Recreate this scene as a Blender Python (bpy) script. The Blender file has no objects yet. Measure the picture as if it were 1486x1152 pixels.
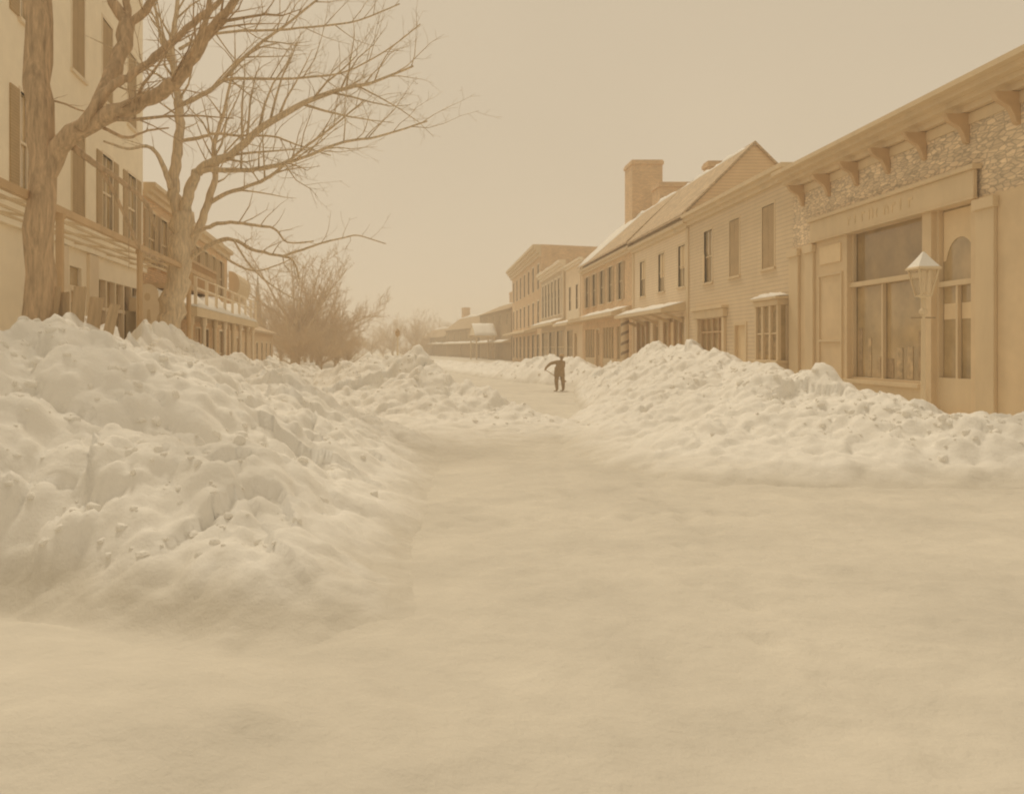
import bpy, bmesh, math, random
import numpy as np
from mathutils import Vector, Matrix

SC = bpy.context.scene
COL = SC.collection
R = math.radians
F_PX, CX, CY, EYE = 1230.0, 625.0, 505.0, 2.0     # focal length in photo pixels, principal point, eye height


def P(px, py, Y):
    """World point seen at a photo pixel when it stands Y metres down the street."""
    return Vector(((px - CX) / F_PX * Y, Y, EYE - (py - CY) / F_PX * Y))


# ------------------------------------------------------------------ materials
MATS = {}


def mat(name, color, rough=0.8, var=0.12, scale=3.0, bump=0.0, bscale=20.0, pattern=None, spec=0.25, psize=0.12,
        stretch=(1, 1, 1), dark=None):
    if name in MATS:
        return MATS[name]
    m = bpy.data.materials.new(name)
    m.use_nodes = True
    nt = m.node_tree
    N, L = nt.nodes, nt.links
    b = N['Principled BSDF']
    b.inputs['Roughness'].default_value = rough
    b.inputs['Specular IOR Level'].default_value = spec
    tc = N.new('ShaderNodeTexCoord')
    mp = N.new('ShaderNodeMapping')
    mp.inputs['Scale'].default_value = stretch
    L.new(tc.outputs['Object'], mp.inputs['Vector'])
    nz = N.new('ShaderNodeTexNoise')
    nz.inputs['Scale'].default_value = scale
    nz.inputs['Detail'].default_value = 6
    nz.inputs['Roughness'].default_value = 0.65
    L.new(mp.outputs['Vector'], nz.inputs['Vector'])
    ramp = N.new('ShaderNodeMapRange')
    ramp.inputs['From Min'].default_value = 0.3
    ramp.inputs['From Max'].default_value = 0.7
    ramp.inputs['To Min'].default_value = 1 - var
    ramp.inputs['To Max'].default_value = 1 + var
    L.new(nz.outputs['Fac'], ramp.inputs['Value'])
    mul = N.new('ShaderNodeVectorMath')
    mul.operation = 'SCALE'
    L.new(ramp.outputs['Result'], mul.inputs['Scale'])
    mul.inputs[0].default_value = color
    src = mul.outputs['Vector']
    hsrc = None
    if pattern in ('clapboard', 'brick', 'stone', 'shingle', 'boards'):
        sp = N.new('ShaderNodeSeparateXYZ')
        L.new(tc.outputs['Object'], sp.inputs[0])
        ad = N.new('ShaderNodeMath')
        ad.operation = 'ADD'
        L.new(sp.outputs['X'], ad.inputs[0])
        L.new(sp.outputs['Y'], ad.inputs[1])
        cb = N.new('ShaderNodeCombineXYZ')
        L.new(ad.outputs[0], cb.inputs['X'])
        L.new(sp.outputs['Z'], cb.inputs['Y'])
        dk = dark or tuple(c * 0.6 for c in color)
        if pattern in ('brick', 'shingle'):
            t = N.new('ShaderNodeTexBrick')
            t.inputs['Scale'].default_value = 1.0
            t.inputs['Brick Width'].default_value = psize * 2.6
            t.inputs['Row Height'].default_value = psize
            t.inputs['Mortar Size'].default_value = psize * 0.1
            t.inputs['Color1'].default_value = (1, 1, 1, 1)
            t.inputs['Color2'].default_value = (0.78, 0.78, 0.78, 1)
            t.inputs['Mortar'].default_value = (0.62, 0.62, 0.62, 1)
            L.new(cb.outputs[0], t.inputs['Vector'])
            f = t.outputs['Color']
        elif pattern == 'stone':
            mp2 = N.new('ShaderNodeMapping')
            mp2.inputs['Scale'].default_value = (1 / (psize * 3.4), 1 / psize, 1)
            L.new(cb.outputs[0], mp2.inputs['Vector'])
            nn = N.new('ShaderNodeTexNoise')
            nn.inputs['Scale'].default_value = 1.3
            L.new(mp2.outputs[0], nn.inputs['Vector'])
            mx = N.new('ShaderNodeMixRGB')
            mx.inputs[0].default_value = 0.25
            L.new(mp2.outputs[0], mx.inputs[1])
            L.new(nn.outputs['Color'], mx.inputs[2])
            t = N.new('ShaderNodeTexVoronoi')
            t.feature = 'DISTANCE_TO_EDGE'
            t.inputs['Scale'].default_value = 1.0
            L.new(mx.outputs[0], t.inputs['Vector'])
            t2 = N.new('ShaderNodeTexVoronoi')
            t2.inputs['Scale'].default_value = 1.0
            L.new(mx.outputs[0], t2.inputs['Vector'])
            bw = N.new('ShaderNodeSeparateColor')
            L.new(t2.outputs['Color'], bw.inputs[0])
            mr2 = N.new('ShaderNodeMapRange')
            mr2.inputs['To Min'].default_value = 0.76
            mr2.inputs['To Max'].default_value = 1.08
            L.new(bw.outputs[0], mr2.inputs['Value'])
            mr = N.new('ShaderNodeMapRange')
            mr.inputs['From Max'].default_value = 0.12
            mr.inputs['To Min'].default_value = 0.6
            mr.inputs['To Max'].default_value = 1.0
            L.new(t.outputs['Distance'], mr.inputs['Value'])
            mm = N.new('ShaderNodeMath')
            mm.operation = 'MULTIPLY'
            L.new(mr.outputs[0], mm.inputs[0])
            L.new(mr2.outputs[0], mm.inputs[1])
            f = mm.outputs[0]
        else:
            t = N.new('ShaderNodeTexWave')
            t.wave_type = 'BANDS'
            t.bands_direction = 'Y' if pattern == 'clapboard' else 'X'
            t.wave_profile = 'SAW'
            t.inputs['Scale'].default_value = 0.31416 / psize
            t.inputs['Distortion'].default_value = 0.15
            L.new(cb.outputs[0], t.inputs['Vector'])
            mr = N.new('ShaderNodeMapRange')
            mr.inputs['From Max'].default_value = 0.3
            mr.inputs['To Min'].default_value = 0.75
            mr.inputs['To Max'].default_value = 1.0
            L.new(t.outputs['Fac'], mr.inputs['Value'])
            f = mr.outputs[0]
        m2 = N.new('ShaderNodeVectorMath')
        m2.operation = 'MULTIPLY'
        L.new(src, m2.inputs[0])
        L.new(f, m2.inputs[1])
        src = m2.outputs['Vector']
        hsrc = f
    L.new(src, b.inputs['Base Color'])
    if bump or hsrc:
        bp = N.new('ShaderNodeBump')
        bp.inputs['Strength'].default_value = bump or 0.4
        bp.inputs['Distance'].default_value = 0.03
        if hsrc is not None:
            L.new(hsrc, bp.inputs['Height'])
        else:
            n2 = N.new('ShaderNodeTexNoise')
            n2.inputs['Scale'].default_value = bscale
            n2.inputs['Detail'].default_value = 8
            n2.inputs['Roughness'].default_value = 0.6
            L.new(mp.outputs['Vector'], n2.inputs['Vector'])
            L.new(n2.outputs['Fac'], bp.inputs['Height'])
        L.new(bp.outputs['Normal'], b.inputs['Normal'])
    MATS[name] = m
    return m


K = 1.0
SNOW = mat('snow', (0.855, 0.830, 0.775), 0.75, 0.035, 1.2, 0.75, 7.0, spec=0.15)
PACKED = mat('packed_snow', (0.670, 0.630, 0.550), 0.8, 0.10, 0.55, 0.8, 8.0, spec=0.15)
STONE = mat('rubble_stone', (0.860, 0.703, 0.503), 0.9, 0.14, 2.0, 0.6, pattern='stone', psize=0.065)
BRICK_TAN = mat('tan_brick', (0.632, 0.455, 0.265), 0.9, 0.08, 0.9, 0.3, pattern='brick', psize=0.085)
BRICK_DARK = mat('dark_brick', (0.844, 0.614, 0.380), 0.9, 0.10, 0.8, 0.3, pattern='brick', psize=0.085)
CLAP_PALE = mat('pale_clapboard', (0.806, 0.666, 0.484), 0.8, 0.06, 1.0, 0.5, pattern='clapboard', psize=0.15)
CLAP_DARK = mat('brown_clapboard', (0.738, 0.566, 0.370), 0.8, 0.08, 1.0, 0.5, pattern='clapboard', psize=0.16)
PLASTER = mat('whitewashed_plaster', (0.918, 0.831, 0.668), 0.85, 0.06, 1.4, 0.2, 9.0)
PLASTER2 = mat('cream_plaster', (0.809, 0.662, 0.479), 0.85, 0.07, 1.1, 0.2, 9.0)
TRIM = mat('tan_painted_trim', (0.694, 0.559, 0.372), 0.6, 0.07, 1.6, 0.1, 30.0, stretch=(1, 1, 0.3))
TRIM_PALE = mat('cream_painted_trim', (0.807, 0.692, 0.522), 0.6, 0.06, 1.6, 0.1, 30.0)
TRIM_DARK = mat('dark_painted_trim', (0.585, 0.418, 0.246), 0.6, 0.1, 2.0, 0.1, 30.0)
WOOD = mat('weathered_boards', (0.522, 0.388, 0.241), 0.85, 0.18, 3.0, 0.4, 12.0, stretch=(6, 6, 0.6))
SHUTTER = mat('dark_shutter', (0.505, 0.370, 0.215), 0.7, 0.1, 2.0, 0.6, pattern='clapboard', psize=0.07)
GLASS = mat('window_glass', (0.473, 0.353, 0.196), 0.12, 0.3, 0.8, spec=0.8)
GLASS_DK = mat('shop_glass', (0.355, 0.251, 0.129), 0.08, 0.3, 0.7, spec=0.6)
BLIND = mat('window_blind', (0.792, 0.636, 0.420), 0.8, 0.06, 2.0)
SHINGLE = mat('roof_shingle', (0.664, 0.512, 0.338), 0.9, 0.12, 1.2, 0.4, pattern='shingle', psize=0.18)
BARK = mat('bark', (0.568, 0.415, 0.265), 0.9, 0.32, 4.0, 1.0, 9.0, stretch=(4, 4, 0.6))
BARK2 = mat('grey_bark', (0.696, 0.569, 0.403), 0.9, 0.3, 4.0, 1.0, 9.0, stretch=(4, 4, 0.6))
TWIG = mat('far_twigs', (0.625, 0.488, 0.325), 0.9, 0.1, 0.5)
COAT = mat('dark_coat', (0.374, 0.270, 0.165), 0.9, 0.15, 6.0, 0.2, 30.0)
SKIN = mat('skin', (0.42, 0.27, 0.16), 0.6, 0.03, 5.0)
IRON = mat('lamp_iron', (0.34, 0.25, 0.15), 0.5, 0.12, 6.0, 0.1, 30.0)
LGLASS = mat('lantern_glass', (0.68, 0.56, 0.38), 0.2, 0.08, 3.0, spec=0.5)
LGLASS.node_tree.nodes['Principled BSDF'].inputs['Alpha'].default_value = 0.3
STRIPE = mat('barber_stripe', (0.33, 0.235, 0.15), 0.5, 0.08, 3.0)
POLEW = mat('barber_white', (0.68, 0.54, 0.36), 0.5, 0.06, 3.0)


# ------------------------------------------------------------------ mesh builder
class MB:
    def __init__(self):
        self.v, self.f = [], []

    def add(self, verts, faces):
        o = len(self.v)
        self.v += [tuple(p) for p in verts]
        self.f += [tuple(i + o for i in f) for f in faces]
        return self

    def box(self, x0, x1, y0, y1, z0, z1):
        return self.add([(x0, y0, z0), (x1, y0, z0), (x1, y1, z0), (x0, y1, z0),
                         (x0, y0, z1), (x1, y0, z1), (x1, y1, z1), (x0, y1, z1)],
                        [(0, 3, 2, 1), (4, 5, 6, 7), (0, 1, 5, 4), (1, 2, 6, 5), (2, 3, 7, 6), (3, 0, 4, 7)])

    def hexa(self, pts):
        return self.add(pts, [(0, 3, 2, 1), (4, 5, 6, 7), (0, 1, 5, 4), (1, 2, 6, 5), (2, 3, 7, 6), (3, 0, 4, 7)])

    def bar(self, a, b, w, h=None):
        """square bar between two points"""
        a, b = Vector(a), Vector(b)
        h = h or w
        t = (b - a).normalized()
        up = Vector((0, 0, 1)) if abs(t.z) < 0.95 else Vector((1, 0, 0))
        s = t.cross(up).normalized() * w / 2
        u = s.cross(t).normalized() * h / 2
        return self.hexa([a - s - u, a + s - u, b + s - u, b - s - u, a - s + u, a + s + u, b + s + u, b - s + u])

    def prism(self, prof, x0, x1):
        """profile in (y, z), extruded along x"""
        n = len(prof)
        vs = [(x0, y, z) for y, z in prof] + [(x1, y, z) for y, z in prof]
        fs = [tuple(range(n)), tuple(range(2 * n - 1, n - 1, -1))]
        fs += [(i, i + n, (i + 1) % n + n, (i + 1) % n) for i in range(n)]
        return self.add(vs, fs)

    def prism_y(self, prof, y0, y1):
        """profile in (x, z), extruded along y"""
        n = len(prof)
        vs = [(x, y0, z) for x, z in prof] + [(x, y1, z) for x, z in prof]
        fs = [tuple(range(n)), tuple(range(2 * n - 1, n - 1, -1))]
        fs += [(i, i + n, (i + 1) % n + n, (i + 1) % n) for i in range(n)]
        return self.add(vs, fs)

    def lathe(self, prof, n=12, c=(0, 0, 0), rot=0.0):
        vs, fs = [], []
        for r, z in prof:
            for k in range(n):
                a = 2 * math.pi * k / n + rot
                vs.append((c[0] + r * math.cos(a), c[1] + r * math.sin(a), c[2] + z))
        for i in range(len(prof) - 1):
            for k in range(n):
                k2 = (k + 1) % n
                fs.append((i * n + k, i * n + k2, (i + 1) * n + k2, (i + 1) * n + k))
        fs.append(tuple(range(n - 1, -1, -1)))
        fs.append(tuple(range((len(prof) - 1) * n, len(prof) * n)))
        return self.add(vs, fs)

    def tube(self, pts, radii, n=6):
        pts = [Vector(p) for p in pts]
        vs, fs = [], []
        t = (pts[1] - pts[0]).normalized()
        ref = Vector((0, 1, 0)) if abs(t.y) < 0.8 else Vector((1, 0, 0))
        s = t.cross(ref).normalized()
        m = len(pts)
        for i, p in enumerate(pts):
            t = (pts[min(i + 1, m - 1)] - pts[max(i - 1, 0)]).normalized()
            s = (s - t * s.dot(t)).normalized()
            u = t.cross(s)
            for k in range(n):
                a = 2 * math.pi * k / n
                vs.append(p + (s * math.cos(a) + u * math.sin(a)) * radii[i])
        for i in range(m - 1):
            for k in range(n):
                k2 = (k + 1) % n
                fs.append((i * n + k, i * n + k2, (i + 1) * n + k2, (i + 1) * n + k))
        if n > 3:
            fs.append(tuple(range(n - 1, -1, -1)))
            fs.append(tuple(range((m - 1) * n, m * n)))
        return self.add(vs, fs)

    def wall(self, x0, x1, z0, z1, y, ops, reveal=0.14):
        """front wall sheet at y with openings (ox0, ox1, oz0, oz1) and their reveals"""
        xs = sorted({x0, x1, *[o[0] for o in ops], *[o[1] for o in ops]})
        zs = sorted({z0, z1, *[o[2] for o in ops], *[o[3] for o in ops]})
        xs = [x for x in xs if x0 <= x <= x1]
        zs = [z for z in zs if z0 <= z <= z1]
        for i in range(len(xs) - 1):
            for j in range(len(zs) - 1):
                mx, mz = (xs[i] + xs[i + 1]) / 2, (zs[j] + zs[j + 1]) / 2
                if any(o[0] < mx < o[1] and o[2] < mz < o[3] for o in ops):
                    continue
                self.add([(xs[i], y, zs[j]), (xs[i + 1], y, zs[j]), (xs[i + 1], y, zs[j + 1]), (xs[i], y, zs[j + 1])],
                         [(0, 1, 2, 3)])
        for a, b, c, d in ops:
            q = [(a, c), (b, c), (b, d), (a, d)]
            for k in range(4):
                p, r = q[k], q[(k + 1) % 4]
                self.add([(p[0], y, p[1]), (r[0], y, r[1]), (r[0], y + reveal, r[1]), (p[0], y + reveal, p[1])],
                         [(3, 2, 1, 0)])
        return self

    def build(self, name, m, parent=None, smooth=False):
        me = bpy.data.meshes.new(name)
        me.from_pydata(self.v, [], self.f)
        me.materials.append(m)
        me.update()
        if smooth:
            me.polygons.foreach_set('use_smooth', [True] * len(me.polygons))
        o = bpy.data.objects.new(name, me)
        COL.objects.link(o)
        if parent:
            o.parent = parent
        return o


def bevel(o, w=0.02, seg=2):
    md = o.modifiers.new('bevel', 'BEVEL')
    md.width = w
    md.segments = seg
    md.limit_method = 'ANGLE'
    return o


def tag(o, label=None, cat=None, group=None, kind=None):
    if label:
        o['label'] = label
    if cat:
        o['category'] = cat
    if group:
        o['group'] = group
    if kind:
        o['kind'] = kind
    return o


def thing(name, label, cat, loc=(0, 0, 0), rz=0.0, group=None):
    o = bpy.data.objects.new(name, None)
    o.empty_display_size = 0.3
    COL.objects.link(o)
    o.location = loc
    o.rotation_euler = (0, 0, rz)
    return tag(o, label, cat, group)


# ------------------------------------------------------------------ noise on arrays
def _hash(ix, iy, s):
    n = (ix.astype(np.int64) * 374761393 + iy.astype(np.int64) * 668265263 + s * 1442695041) & 0x7FFFFFFF
    n = ((n ^ (n >> 13)) * 1274126177) & 0x7FFFFFFF
    n = (n ^ (n >> 16)) & 0xFFFF
    return n / 65535.0


def vnoise(x, y, s=0):
    ix, iy = np.floor(x), np.floor(y)
    fx, fy = x - ix, y - iy
    fx, fy = fx * fx * (3 - 2 * fx), fy * fy * (3 - 2 * fy)
    a, b = _hash(ix, iy, s), _hash(ix + 1, iy, s)
    c, d = _hash(ix, iy + 1, s), _hash(ix + 1, iy + 1, s)
    return (a * (1 - fx) + b * fx) * (1 - fy) + (c * (1 - fx) + d * fx) * fy - 0.5


def fbm(x, y, s=0, octv=4, gain=0.5):
    r, a, f = 0, 1.0, 1.0
    for o in range(octv):
        c, sn = math.cos(o * 0.7 + 0.3), math.sin(o * 0.7 + 0.3)
        r = r + a * vnoise((x * c - y * sn) * f, (x * sn + y * c) * f, s + o * 17)
        a *= gain
        f *= 2.03
    return r


def clods(x, y, s=0):
    """rounded lumps: cellular noise, 1 at a lump's centre, 0 at its edges, with each lump's random height"""
    ix, iy = np.floor(x), np.floor(y)
    best = np.full(x.shape, 9.0)
    val = np.zeros(x.shape)
    for dx in (-1, 0, 1):
        for dy in (-1, 0, 1):
            cx, cy = ix + dx, iy + dy
            px, py = cx + _hash(cx, cy, s), cy + _hash(cx, cy, s + 5)
            d = (x - px) ** 2 + (y - py) ** 2
            m = d < best
            best = np.where(m, d, best)
            val = np.where(m, _hash(cx, cy, s + 9), val)
    return np.clip(1 - best * 1.1, 0, 1) * (0.3 + 0.9 * val)


def seg_dist(x, y, pts, vals=None, closed=False):
    best = np.full(x.shape, 1e9)
    val = np.zeros(x.shape)
    n = len(pts)
    for i in range(n if closed else n - 1):
        ax, ay = pts[i][:2]
        bx, by = pts[(i + 1) % n][:2]
        dx, dy = bx - ax, by - ay
        t = np.clip(((x - ax) * dx + (y - ay) * dy) / (dx * dx + dy * dy + 1e-9), 0, 1)
        d = np.hypot(x - ax - t * dx, y - ay - t * dy)
        m = d < best
        best = np.where(m, d, best)
        if vals is not None:
            val = np.where(m, vals[i] * (1 - t) + vals[(i + 1) % n] * t, val)
    return best, val


def inside(x, y, poly):
    r = np.zeros(x.shape, bool)
    n = len(poly)
    for i in range(n):
        ax, ay = poly[i]
        bx, by = poly[(i + 1) % n]
        c = ((ay > y) != (by > y)) & (x < (bx - ax) * (y - ay) / ((by - ay) or 1e-9) + ax)
        r ^= c
    return r


_rf = random.Random(77)
FOOT = []
for _k in range(22):
    FOOT.append((2.1 + 0.10 * _k + 0.15 * math.sin(_k) + (0.11 if _k % 2 else -0.11), 4.6 + _k * 0.66 + _rf.uniform(-0.06, 0.06)))
for _k in range(12):
    FOOT.append((0.2 + 0.36 * _k + _rf.uniform(-0.05, 0.05), 9.8 + 0.05 * _k + (0.12 if _k % 2 else -0.12)))


def road_z(x, y):
    z = 0.05 * fbm(x * 0.5, y * 0.5, 3, 4) + 0.042 * fbm(x * 2.6, y * 2.6, 11, 5, 0.6) - 0.02 * clods(x * 2.4, y * 1.9, 71) * np.clip(fbm(x * 0.4, y * 0.4, 72, 2) * 4 + 0.3, 0, 1)
    # sleigh ruts and trodden path winding out of the lower left
    c = -2.9 + 0.42 * (y - 3) - 0.9 * np.clip((y - 7) / 4, 0, 1) ** 2
    # low swell in the lower-left corner, trough between it and the left bank
    d = np.hypot((x + 1.9) / 1.5, (y - 4.4) / 1.2)
    z = z + 0.20 * np.exp(-d * d)
    d = np.abs((y - 6.15) - (-(x + 1.6)) * 0.46) / 0.55
    z = z - 0.17 * np.exp(-d * d) * (1 / (1 + np.exp((x + 0.7) * 3)))
    for fx, fy in FOOT:
        z = z - 0.045 * np.exp(-(((x - fx) / 0.085) ** 2 + ((y - fy) / 0.14) ** 2) ** 2)
    for k, off in enumerate((0.3, 1.6)):
        c = off + 0.9 + 0.11 * (y - 4) + 0.15 * np.sin(y * 0.35 + k)
        z = z - 0.028 * (0.6 + fbm(x * 0.8, y * 0.5, 81 + k, 2)) * np.exp(-((x - c) / 0.15) ** 2)
    return z


def grid_mesh(name, xs, ys, zf, m, keep=None, smooth=True, parent=None):
    X, Y = np.meshgrid(xs, ys)
    Z = zf(X, Y)
    nx, ny = len(xs), len(ys)
    idx = np.arange(nx * ny).reshape(ny, nx)
    q = np.stack([idx[:-1, :-1], idx[:-1, 1:], idx[1:, 1:], idx[1:, :-1]], -1).reshape(-1, 4)
    V = np.stack([X, Y, Z], -1).reshape(-1, 3)
    if keep is not None:
        k = keep(X, Y, Z).reshape(-1)
        q = q[k[q].any(1)]
        used = np.unique(q)
        re = np.full(len(V), -1)
        re[used] = np.arange(len(used))
        V, q = V[used], re[q]
    me = bpy.data.meshes.new(name)
    me.vertices.add(len(V))
    me.vertices.foreach_set('co', V.astype(np.float32).ravel())
    me.loops.add(q.size)
    me.loops.foreach_set('vertex_index', q.astype(np.int32).ravel())
    me.polygons.add(len(q))
    me.polygons.foreach_set('loop_start', np.arange(0, q.size, 4, dtype=np.int32))
    me.polygons.foreach_set('use_smooth', np.full(len(q), smooth))
    me.update(calc_edges=True)
    me.materials.append(m)
    o = bpy.data.objects.new(name, me)
    COL.objects.link(o)
    if parent:
        o.parent = parent
    return o


def graded(a, b, dense_a, dense_b, step, grow=1.12):
    out = list(np.arange(dense_a, dense_b + step / 2, step))
    s, x = step, out[-1]
    while x < b:
        s *= grow
        x += s
        out.append(min(x, b))
    s, x = step, out[0]
    left = []
    while x > a:
        s *= grow
        x -= s
        left.append(max(x, a))
    return np.array(left[::-1] + out)


# ------------------------------------------------------------------ ground
g = grid_mesh('road', graded(-130, 130, -8, 10, 0.07), graded(-14, 320, 3.0, 24, 0.07, 1.06), road_z, PACKED)
tag(g, kind='structure')

# ------------------------------------------------------------------ snow banks
BANKM = SNOW.copy()                       # clean snow above, trodden greyer snow at the foot of a bank
BANKM.name = 'bank_snow'
_nt = BANKM.node_tree
_b = _nt.nodes['Principled BSDF']
_src = _b.inputs['Base Color'].links[0].from_socket
_tc = _nt.nodes.new('ShaderNodeTexCoord')
_sp = _nt.nodes.new('ShaderNodeSeparateXYZ')
_nt.links.new(_tc.outputs['Object'], _sp.inputs[0])
_nz = _nt.nodes.new('ShaderNodeTexNoise')
_nz.inputs['Scale'].default_value = 1.8
_nz.inputs['Detail'].default_value = 5
_nt.links.new(_tc.outputs['Object'], _nz.inputs['Vector'])
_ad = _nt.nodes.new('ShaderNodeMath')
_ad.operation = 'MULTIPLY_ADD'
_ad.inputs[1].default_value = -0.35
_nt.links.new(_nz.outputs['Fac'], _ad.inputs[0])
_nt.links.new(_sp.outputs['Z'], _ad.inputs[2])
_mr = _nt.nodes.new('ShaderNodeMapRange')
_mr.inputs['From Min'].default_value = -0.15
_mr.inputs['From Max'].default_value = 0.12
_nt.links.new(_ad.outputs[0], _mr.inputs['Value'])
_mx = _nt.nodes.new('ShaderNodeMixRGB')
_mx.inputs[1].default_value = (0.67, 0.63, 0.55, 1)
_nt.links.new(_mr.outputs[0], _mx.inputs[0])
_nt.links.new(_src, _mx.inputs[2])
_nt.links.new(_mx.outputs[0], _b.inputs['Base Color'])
ALL_BANKS = []


def bank_height(poly, crest, power, lump, seed, big=0.34, mid=0.17, small=0.075, hollow=0.0):
    pts = [(c[0], c[1]) for c in crest]
    hs = [c[2] for c in crest]

    def zf(x, y):
        wx = x + 0.25 * fbm(x * 0.8, y * 0.8, seed + 1, 3)
        wy = y + 0.25 * fbm(x * 0.8, y * 0.8, seed + 2, 3)
        df, _ = seg_dist(wx, wy, poly, None, True)
        dc, h = seg_dist(wx, wy, pts, hs)
        ins = inside(wx, wy, poly)
        t = df / (df + dc + 1e-6)
        body = h * t ** power
        k = np.clip(body / 0.5, 0, 1)
        k2 = np.clip(body / 1.1, 0, 1)
        rough = lump * k * (big * (clods(x * 0.85 + fbm(x, y, seed, 2) * 0.6, y * 0.85, seed + 4) - 0.35) * (0.4 + k2)
                            + mid * (clods(x * 2.1 + 3, y * 2.1, seed + 5) - 0.35)
                            + small * (clods(x * 4.6, y * 4.6, seed + 6) - 0.35)
                            + (big * 0.6) * fbm(x * 0.7, y * 0.7, seed + 7, 5, 0.55))
        rough = rough - hollow * k * np.clip(fbm(x * 0.9, y * 0.9, seed + 31, 4) * 3 - 0.35, 0, 1)
        z = body + rough + 0.02 * fbm(x * 3, y * 3, seed + 8, 3)
        return np.where(ins, np.maximum(z, -0.02), -np.minimum(df * 0.35, 0.3)) + road_z(x, y)
    return zf


def bank(label, poly, crest, step, power=0.9, lump=1.0, seed=1, **kw):
    px = [p[0] for p in poly]
    py = [p[1] for p in poly]
    xs = np.arange(min(px) - 0.5, max(px) + 0.5, step)
    ys = np.arange(min(py) - 0.5, max(py) + 0.5, step)
    zf = bank_height(poly, crest, power, lump, seed, **kw)
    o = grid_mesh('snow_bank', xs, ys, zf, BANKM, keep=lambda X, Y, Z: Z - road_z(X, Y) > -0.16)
    tag(o, label, 'snow bank', 'snow banks shovelled out of the street')
    ALL_BANKS.append((zf, crest))
    return o


LEFT_CREST = [(-6.6, 5.5, 1.5), (-5.5, 8.5, 2.1), (-5.05, 11, 2.22), (-5.6, 13.9, 2.2), (-6.0, 17.6, 2.25), (-6.2, 20.3, 2.12),
              (-6.3, 23.2, 1.9), (-6.4, 24.2, 1.45), (-6.5, 27, 1.4), (-6.2, 34, 1.3), (-5.7, 38, 1.0), (-5.2, 44, 0.8)]
LEFT_POLY = [(-0.2, 6.4), (-1.5, 5.7), (-2.6, 6.3), (-3.6, 7.0), (-5.0, 6.9), (-6.5, 3.5), (-8.5, 3.5), (-8.6, 10), (-8.0, 14), (-8.3, 20), (-8.6, 27), (-9.4, 36),
             (-9, 47), (-4.0, 48), (-3.4, 36), (-2.6, 28), (-0.6, 22), (0.3, 18.5), (0.2, 14), (-0.1, 9.5)]
bank('tallest lumpy snow bank, along the left kerb in front of the white building',
     LEFT_POLY, LEFT_CREST, 0.045, 1.12, 0.9, 21, big=0.38, mid=0.2, small=0.12, hollow=0.2)

MID_CREST = [(-3.3, 26.5, 1.1), (-2.6, 26.3, 1.45), (-1.6, 26, 1.8), (-0.55, 25.2, 1.78), (-0.2, 24.6, 1.32), (1.2, 23, 0.95), (1.85, 21.6, 0.55),
             (2.6, 20.6, 0.34), (3.6, 19.6, 0.27), (4.8, 18.7, 0.35), (5.8, 18.2, 0.5)]
MID_POLY = [(-4.6, 25.0), (-3.0, 19.5), (-1.2, 16.3), (0.3, 15.8), (1.7, 16.9), (2.7, 17.9), (3.8, 17.6), (5.2, 16.9), (6.4, 17.2), (6.4, 19.0),
            (5.0, 20.2), (3.8, 21.0), (2.9, 22.3), (2.2, 23.4), (1.2, 26), (0.2, 28.5), (-2.0, 30), (-4.4, 29.5)]
bank('rounded heap of shovelled snow in the middle of the street, left of the standing person',
     MID_POLY, MID_CREST, 0.055, 0.85, 0.9, 44, small=0.12)

RIGHT_CREST = [(8.6, 43, 0.7), (8.2, 41, 0.85), (8.2, 36, 1.3), (8.2, 32, 1.8), (8.2, 28, 2.05), (8.2, 25.5, 2.0), (8.2, 23.2, 1.55), (8.2, 21.2, 1.4),
               (8.2, 19.2, 1.3), (8.2, 17.9, 1.36), (8.2, 17.2, 1.0), (8.2, 15.9, 1.08), (8.3, 14.6, 0.95), (8.8, 14.2, 0.72), (9.4, 13.9, 0.7), (12, 13.9, 0.7)]
RIGHT_POLY = [(2.75, 20.3), (2.7, 17), (2.85, 14.2), (3.5, 13.2), (4.3, 12.45), (6, 12.3), (8.2, 12.15), (12.4, 12.0), (12.5, 15.4),
              (10.4, 16.4), (10.6, 20), (11.0, 26), (11.2, 34), (10.8, 44), (8.0, 45), (7.0, 41), (5.6, 33), (4.6, 26)]
bank('broad ragged snow bank along the right kerb below the stone shop and its tan neighbour',
     RIGHT_POLY, RIGHT_CREST, 0.055, 0.9, 0.8, 63, small=0.12)

FAR_CREST = [(8.6, 43.5, 0.8), (8.0, 46, 1.3), (7.1, 50, 1.5), (6.4, 53, 1.3), (5.6, 56, 1.0), (4.0, 66, 0.7), (2.5, 78, 0.6), (-1, 95, 0.6), (-8, 96, 0.6)]
FAR_POLY = [(9.6, 42.5), (10.6, 48), (9.5, 56), (7.5, 68), (5, 84), (0, 101), (-10, 101), (-10, 91), (-2, 90), (0.6, 77), (2.2, 65), (3.6, 56.5),
            (4.6, 51), (6.2, 46.5), (7.6, 42.5)]
bank('low far snow bank across the street behind the person with the shovel',
     FAR_POLY, FAR_CREST, 0.12, 0.8, 0.7, 85)

# clods thrown up on the banks: nobody could count them
rnd = random.Random(5)


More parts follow.
